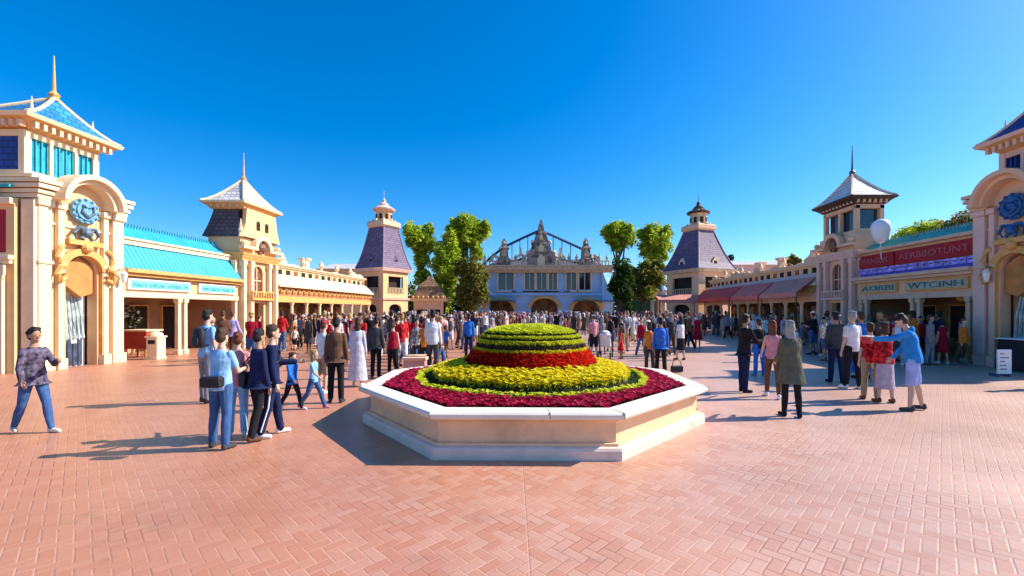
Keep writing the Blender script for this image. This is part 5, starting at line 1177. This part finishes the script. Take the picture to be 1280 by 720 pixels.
# right foreground
near(930, 490, 1.76, 100, dict(top='jacket', bottom='trousers', lean=4, legR=(2, 1, 2), legL=(-2, 1, 2), armR=(25, 6, 60, 15), armL=(30, 6, 60, 15)), (2, 'black', 'navy', 'black', 'black'), 'man in black jacket and long navy trousers right of the planter')
near(949, 470, 1.60, 185, dict(top='tee', bottom='trousers'), (1, 'black', 'blue', 'grey', 'brown'), 'person in black shirt and bright blue trousers behind the navy trousers man')
b, J = near(966, 497, 1.64, 150, dict(fem=True, top='tank', bottom='leggings', hair='long', legR=(14, 3, 4), legL=(-10, 3, 10), armR=(15, 14, 40, 0)), (1, 'pink', 'brown', 'white', 'auburn'), 'woman in pink sleeveless top with brown leggings left of the olive coat')
near(989, 521, 1.66, 168, dict(fem=True, top='coat', bottom='leggings', hair='long', lean=5, fat=1.1, armR=(12, 8, 50, 10), armL=(12, 8, 50, 10), legR=(4, 2, 2), legL=(-4, 2, 4)), (1, (.115, .11, .075), 'black', 'black', 'grey'), 'long grey haired woman in olive coat and black leggings seen from behind')
near(1045, 478, 1.80, 170, dict(top='jacket', bottom='trousers'), (2, 'charcoal', 'navy', 'black', 'black'), 'man in charcoal jacket left of the white shirted man on the right')
near(1066, 486, 1.82, 185, dict(top='tee', bottom='trousers', legR=(5, 5, 3)), (1, 'white', 'black', 'white', 'grey'), 'grey haired man in white shirt and black trousers left of the red tops')
near(1077, 473, 1.80, 175, dict(fem=True, top='longdress', bottom='none', hair='bun'), (2, 'blue', 'navy', 'black', 'brown'), 'woman in long blue dress behind the white shirted man on the right')
near(1088, 500, 1.58, 150, dict(fem=True, top='tee', pattern=True, bottom='trousers', hair='short', legR=(5, 3, 3)), (1, 'red', 'khaki', 'brown', 'brown'), 'woman in patterned red top and khaki trousers left of the mauve skirt')
b, J = near(1106, 503, 1.60, 175, dict(fem=True, top='tee', pattern=True, long=True, bottom='skirt', skirt=.66, hair='bob', fat=1.12, armL=(20, 10, 60, 10)), (1, 'red', 'mauve', 'brown', 'brown'), 'woman in red patterned blouse and long mauve skirt next to the bright blue top')
b, J = near(1141, 513, 1.80, -128, dict(top='hoodie', bottom='shorts', lean=9, nod=24, fat=1.15, hat='cap', armR=(68, 6, 18, 6), armL=(10, 10, 30, 10), legR=(5, 5, 3), legL=(-8, 5, 4)), (1, (.03, .24, .62), 'periwinkle', 'charcoal', 'brown', 'black'), 'broad man in bright blue top and pale violet shorts reaching out one arm')
p = wpt(b, J[('h', 1)]); t = thing('snack_box', 'red and white snack box held out by the man in the bright blue top', 'box', tuple(p)); WORLD[t.name] = Vector((0, 0, 0)); t.rotation_euler.z = R(20)
MB().sq(0, 0, [(.07, .05, -.08), (.10, .07, .05)]).build('box_body', mat('red printed card', (.50, .03, .04), .5, .2, 6), t); MB().box(-.095, .095, -.068, .068, .051, .07).build('popcorn', white, t)
near(1330, 486, 1.75, 180, dict(top='jacket', bottom='trousers'), (1, 'grey', 'navy', 'black', 'brown'), 'person in grey jacket just outside the right edge of the view')

# carts, stands and a stroller
def stroller(px, py, label, m, rz):
    x, y = gp(px, py); t = thing('stroller', label, 'stroller', (x, y, 0)); t.rotation_euler.z = R(rz); WORLD[t.name] = Vector((0, 0, 0))
    MB().loft([[(-.2, .1, .45), (.2, .1, .45), (.2, .25, .95), (-.2, .25, .95)], [(-.2, -.28, .42), (.2, -.28, .42), (.2, .05, .9), (-.2, .05, .9)]]).build('seat', m, t, bevel=.02)
    MB().ball((0, .06, .9), .25, 12, 8, (.9, 1.1, .8)).build('hood', m, t, True)
    q = MB()
    for s in (1, -1): q.tube([(s * .23, .45, 1.02), (s * .23, .2, .75), (s * .23, -.3, .14)], .014, 6); q.tube([(s * .23, .35, .14), (s * .23, 0, .5)], .014, 6)
    q.tube([(-.23, .45, 1.02), (.23, .45, 1.02)], .018, 6); q.build('frame', iron, t)
    for s in (1, -1):
        for yy in (-.3, .35):
            MB(lambda a, b, c, s=s, yy=yy: (s * (.23 + c), yy + a, .12 + b)).lathe(0, 0, [(.115, -.02), (.12, 0), (.115, .02)], 16).build('wheel', blackbag, t)
stroller(757, 447, 'white hooded stroller behind the right side of the yellow flowers', white, 160)
stroller(986, 440, 'pale stroller parked before the long right colonnade', mat('peach fabric', (.60, .36, .25), .8), 60)
def bin_(px, D, label, m):
    x = (px - 640) * D / F; t = thing('litter_bin', label, 'bin', (x, D, 0))
    T = lambda a, b, c: (x + a, D + b, c)
    MB(T).sq(0, 0, [(.24, .24, 0), (.24, .24, .06), (.21, .21, .08), (.21, .21, .82), (.25, .25, .84), (.25, .25, .9)]).build('bin_body', m, t, bevel=.01)
    MB(T).lathe(0, 0, [(.24, .902), (.22, 1.0), (.1, 1.07), (.02, 1.08)], 12).build('lid', m, t); MB(T).box(-.13, .13, -.225, -.212, .6, .75).build('flap', dark, t)
bin_(195, 16.9, 'cream litter bin beside the red counter in the left arcade', creamw)
def counter(px0, px1, D, label):
    x0, x1 = (px0 - 640) * D / F, (px1 - 640) * D / F; t = thing('red_counter', label, 'counter', ((x0 + x1) / 2, D, 0))
    MB().box(x0, x1, D, D + .7, .35, 1.05).build('panel', mat('red painted wood', (.50, .07, .04), .5, .2, 3), t, bevel=.01)
    MB().box(x0 - .06, x1 + .06, D - .08, D + .78, 1.053, 1.12).build('counter_top', creamw, t, bevel=.01)
    q = MB()
    for a in (x0 + .05, x1 - .12):
        for b in (D + .03, D + .6): q.box(a, a + .07, b, b + .07, 0, .348)
    q.each('leg', gold, t)
counter(153, 183, 17.3, 'red wooden counter standing inside the left turquoise arcade')
def flower_pot(x, y, label, seed):
    t = thing('flower_display', label, 'plant', (x, y, 0)); rnd = random.Random(seed)
    MB().lathe(x, y, [(.2, 0), (.28, .1), (.34, .5), (.38, .6)], 14).build('pot', stone, t)
    q = MB(); leaves(q, (x, y, 1.35), (.62, .5, .8), 900, .08, rnd); q.build('foliage', lmD, t); q = MB(); leaves(q, (x, y, 1.4), (.66, .55, .82), 260, .07, rnd); q.build('blossom', white, t)
flower_pot(-16.35, 18.3, 'tall plant with white blossoms at the near end of the left arcade', 3)
def block(px0, px1, py, ytop, label):
    x0, y = gp(px0, py); x1, _ = gp(px1, py); z = wz(ytop, y); t = thing('low_plinth', label, 'bench', ((x0 + x1) / 2, y, 0))
    MB().box(x0, x1, y, y + .9, .08, z - .08).build('wall', mat('dusty pink plaster', (.56, .32, .25), .8, .1, 3, .2, 30), t, bevel=.01); MB().box(x0 - .04, x1 + .04, y - .04, y + .94, z - .077, z).build('capping', peach, t, bevel=.01); MB().box(x0 - .03, x1 + .03, y - .03, y + .93, 0, .077).build('base', stone, t)
block(504, 531, 474, 447, 'low dusty pink plastered plinth behind the left side of the planter')
def stand(px, py, label):
    x, y = gp(px, py); t = thing('sign_stand', label, 'sign', (x, y, 0))
    MB().box(x - .2, x + .2, y, y + .04, .08, .78).build('panel', white, t, bevel=.008); q = MB()
    for a in (-.18, .15): q.box(x + a, x + a + .03, y - .01, y + .25, 0, .079)
    q.each('foot', iron, t)
    rnd = random.Random(9); q = MB()
    for k in range(5): z = .2 + k * .11; q.box(x - .14, x + rnd.uniform(-.02, .14), y - .006, y - .002, z, z + .035)
    q.build('lettering', mat('grey print', (.25, .25, .28), .6), t)
stand(1256, 471, 'small white upright sign standing on the paving near the right edge')
def table(px, py, label):
    x, y = gp(px, py); t = thing('draped_table', label, 'table', (x, y, 0))
    MB().sq(x, y + .4, [(.62, .42, .02), (.58, .4, .5), (.56, .38, .98)]).build('cloth', blackbag, t, bevel=.02); MB().box(x - .6, x + .6, y - .02, y + .82, .983, 1.02).build('table_top', white, t, bevel=.01)
table(1306, 466, 'black draped vendor table at the right edge')

# ------------------------------------------------------------------ the crowd: a dozen poses, each visitor his or her own object
KINDS_P = [
 (dict(top='tee', bottom='trousers'), 'man', 'shirt', 'trousers', 'short haired'),
 (dict(top='jacket', bottom='trousers', legR=(14, 3, 5), legL=(-12, 3, 12), armR=(-14, 8, 18, 0), armL=(16, 8, 22, 0)), 'man', 'jacket', 'trousers', 'walking'),
 (dict(top='tee', bottom='shorts', hat='cap', armR=(20, 10, 80, 20)), 'man', 'shirt', 'shorts', 'capped'),
 (dict(fem=True, top='tee', bottom='leggings', hair='long', armL=(25, 10, 90, 20)), 'woman', 'top', 'leggings', 'long haired'),
 (dict(fem=True, top='dress', bottom='none', hair='bob', legR=(8, 2, 4)), 'woman', 'dress', None, 'bob haired'),
 (dict(fem=True, top='jacket', bottom='trousers', hair='pony', legR=(16, 2, 6), legL=(-12, 2, 12)), 'woman', 'jacket', 'trousers', 'ponytailed'),
 (dict(top='hoodie', bottom='trousers', armR=(12, 12, 60, 30), armL=(12, 12, 60, 30), fat=1.1), 'man', 'hooded top', 'trousers', 'broad'),
 (dict(fem=True, top='tank', bottom='shorts', hair='bun', hat='hat'), 'woman', 'sleeveless top', 'shorts', 'sun hatted'),
 (dict(CH, top='tee', bottom='shorts'), 'child', 'shirt', 'shorts', 'walking'),
 (dict(child=True, fem=True, top='dress', bottom='none', hair='long'), 'child', 'dress', None, 'long haired'),
]
FIGS = [figure(k[0])[0] for k in KINDS_P]
rnd = random.Random(42); taken = [(o.location.x, o.location.y) for o in SC.objects if o.get('category') == 'person']; used = set()
TOPC = ['white', 'white', 'black', 'navy', 'red', 'crimson', 'pink', 'grey', 'skyblue', 'blue', 'charcoal', 'cream', 'brown', 'orange', 'black', 'white', 'brown', 'lilac', 'black', 'charcoal', 'navy', 'navy', 'crimson', 'pink', 'charcoal']
BOTC = ['black', 'navy', 'denim', 'charcoal', 'khaki', 'grey', 'brown', 'white', 'black', 'denim']
def zone(x, y):
    px = 640 + x * F / y
    if px < 300: return 'before the left turquoise arcade', 'arcade'
    if px < 450: return 'before the left cream colonnade', 'colonnade'
    if px < 520: return 'before the left slate tower', 'tower'
    if px < 600: return 'in front of the left trees', 'trees'
    if px < 680: return "before the blue pavilion's left half", 'pavL'
    if px < 762: return "before the blue pavilion's right half", 'pavR'
    if px < 835: return 'in front of the right trees', 'treesR'
    if px < 900: return 'before the right slate tower', 'towerR'
    if px < 1020: return 'before the red awnings', 'awn'
    if px < 1110: return 'before the right belvedere tower', 'belv'
    return 'before the right lettered arcade', 'arcR'
def add_person(x, y, kid=None, top=None, face=None):
    for a, b in taken:
        if (a - x) ** 2 + (b - y) ** 2 < .2: return False
    zt, zk = zone(x, y)
    for _ in range(60):
        ki = rnd.choice([0, 1, 1, 2, 2, 3, 3, 4, 5, 5, 6, 7, 7, 8, 8, 9]) if kid is None else kid
        tc, bc, hc = top or rnd.choice(TOPC), rnd.choice(BOTC), rnd.choice(['black', 'black', 'brown', 'brown', 'blond', 'grey', 'auburn'])
        K = KINDS_P[ki]; hc = 'brown' if K[1] == 'child' and hc == 'grey' else hc; key = (zk, ki, tc, bc if K[3] else hc)
        if key not in used: break
    else: return False
    used.add(key)
    if K[1] == 'child' and hc == 'grey': hc = 'brown'
    fig = FIGS[ki]; pat = rnd.random() < .3; h = rnd.uniform(1.0, 1.3) if K[1] == 'child' else rnd.uniform(1.66, 1.84) if K[1] == 'man' else rnd.uniform(1.56, 1.70)
    fa = rnd.choice([180, 180, 170, 200, 90, 270, 0, 20, 150, 210, 240]) + rnd.uniform(-20, 20) if face is None else face
    lab = f"{K[4]} {K[1]} in {'sky blue' if tc == 'skyblue' else tc} {K[2]}" + (f" and {bc} {K[3]}" if K[3] else f" with {hc} hair") + ' ' + zt
    sk = rnd.choice(SK); place(fig, x, y, fa, h, [sk, COLS[tc], COLS[bc], COLS[rnd.choice(['white', 'black', 'brown', 'grey'])], HC_[hc], COLS[rnd.choice(['white', 'navy', 'red', 'khaki', 'black'])]], lab, 'visitors crowding the plaza')
    if pat:
        for ch in LAST[0].children:
            if ch.name.split('.')[0] in ('shirt', 'jacket', 'dress'): ch.material_slots[0].link = 'OBJECT'; ch.material_slots[0].material = floral
    taken.append((x, y)); return True
def hidden(x, y):                                        # keeps the crowd off buildings, planter and the open paving
    if abs(x - CX) < 3.4 and 4.8 < y < 12.3: return True
    xl, xr = -15.7 + .078 * y + .6, 15.2 + .078 * y - .6
    if 15.9 < y < 20.4: xr += 2.2                        # visitors also stand inside the open arcade
    if not xl < x < xr or y > 57: return True
    if (x + 12.6) ** 2 + (y - 42.5) ** 2 < 9 or (-11 < x < -6.5 and 44 < y < 47): return True
    return False
def scatter(n, pxr, pyr, cond=None, **kw):
    c = tries = 0
    while c < n and tries < n * 60:
        tries += 1; px, py = rnd.uniform(*pxr), rnd.uniform(*pyr); x, y = gp(px, py)
        if hidden(x, y) or (cond and not cond(px, py)): continue
        if add_person(x, y, **kw): c += 1
if True:
    scatter(30, (345, 560), (440, 468), lambda px, py: py < 434 + (px - 340) * .25)
    scatter(86, (345, 600), (415, 441))
    scatter(22, (600, 750), (406, 424))
    scatter(38, (738, 872), (424, 449), lambda px, py: py < 464 - (px - 738) * .17)
    scatter(22, (740, 905), (410, 426))
    scatter(18, (890, 1030), (418, 437), lambda px, py: px > 940 or py < 424)
    scatter(16, (960, 1085), (436, 452))
    scatter(34, (1085, 1280), (436, 458))
    scatter(6, (236, 345), (434, 462))
# beyond the nearest three hundred the crowd is one mass at the far end of the plaza
def far_crowd(n):
    me = [m_ for f_ in (figure(dict(top='tee', bottom='trousers'), None)[0], figure(dict(fem=True, top='dress', bottom='none', hair='long', armL=(20, 10, 60, 10)), None)[0]) for m_ in (list(f_.values()),)]
    q = MB(); r2 = random.Random(77); c = 0
    geo = [[([tuple(v.co) for v in m.vertices], [tuple(p.vertices) for p in m.polygons]) for m in ms] for ms in me]
    while c < n:
        x, y = r2.uniform(-12.5, 18), r2.uniform(31, 57)
        if hidden(x, y) or (x > 14 and y > 40) or (x < -10 and y > 39): continue
        a = r2.uniform(0, 6.28); k = r2.uniform(.88, 1.06); ca, sa = math.cos(a) * k, math.sin(a) * k
        for vs, fs in r2.choice(geo): q.add([(x + p[0] * ca - p[1] * sa, y + p[0] * sa + p[1] * ca, p[2] * k) for p in vs], fs)
        c += 1
    m = bpy.data.materials.new('far crowd cloth'); m.use_nodes = True; nn = m.node_tree.nodes; g_ = nn.new('ShaderNodeNewGeometry'); cr = nn.new('ShaderNodeValToRGB'); cr.color_ramp.interpolation = 'CONSTANT'
    cs = [COLS[c_] for c_ in ('white', 'black', 'navy', 'crimson', 'pink', 'charcoal', 'brown', 'skyblue', 'red', 'grey', 'cream', 'denim')] + SK[:3] + [HC_['black'], HC_['brown'], (.05, .04, .04)]
    while len(cr.color_ramp.elements) < len(cs): cr.color_ramp.elements.new(.5)
    for i_, c_ in enumerate(cs): cr.color_ramp.elements[i_].position = i_ / len(cs); cr.color_ramp.elements[i_].color = (*c_, 1)
    m.node_tree.links.new(g_.outputs['Random Per Island'], cr.inputs[0]); m.node_tree.links.new(cr.outputs[0], nn['Principled BSDF'].inputs['Base Color'])
    tag(q.build('distant_crowd', m), 'dense far crowd of visitors in front of the blue pavilion', 'crowd', None, 'stuff')
far_crowd(360)

def hanging_lamp(s_, o_, z_, label):
    x, y, z = TR(s_, o_, z_); t = thing('hanging_lamp', label, 'lamp', (x, y, z), 'gold lamps hanging in the right arcade')
    MB().tube([(x, y, 2.9), (x, y, z)], .015, 5).build('rod', iron, t); MB().lathe(x, y, [(.05, z + .08), (.16, z), (.2, z - .1), (.12, z - .25), (.04, z - .3)], 12).build('lamp_shade', gold_leaf, t)
    q = MB(); [q.ball((x + .24 * math.cos(a), y + .24 * math.sin(a), z - .06), .07, 8, 6) for a in (0, 1.05, 2.1, 3.14, 4.2, 5.2)]; q.each('globe', gold_leaf, t)
hanging_lamp(18.7, .9, 2.55, 'gold hanging lamp in the far half of the right arcade')
hanging_lamp(16.7, .9, 2.55, 'gold hanging lamp in the near half of the right arcade')
def wall_lantern(T, s_, o_, z_, label):
    x, y, z = T(s_, o_, z_); t = thing('wall_lantern', label, 'lantern', (x, y, z)); dx = .0
    MB().lathe(x, y, [(.03, z - .2), (.07, z - .14), (.1, z + .1), (.12, z + .12), (.03, z + .24)], 8).build('lantern_glass', white, t); MB().tube([T(s_, o_, z_ + .2), T(s_, o_, z_ + .32), T(s_, o_ + .22, z_ + .3)], .018, 6).build('bracket', iron, t)
wall_lantern(TR, 14.55, -.36, 3.05, 'white glass lantern on the right entrance tower')
wall_lantern(TL, 15.72, -.36, 3.1, 'white glass lantern on the left entrance tower beside the arcade')
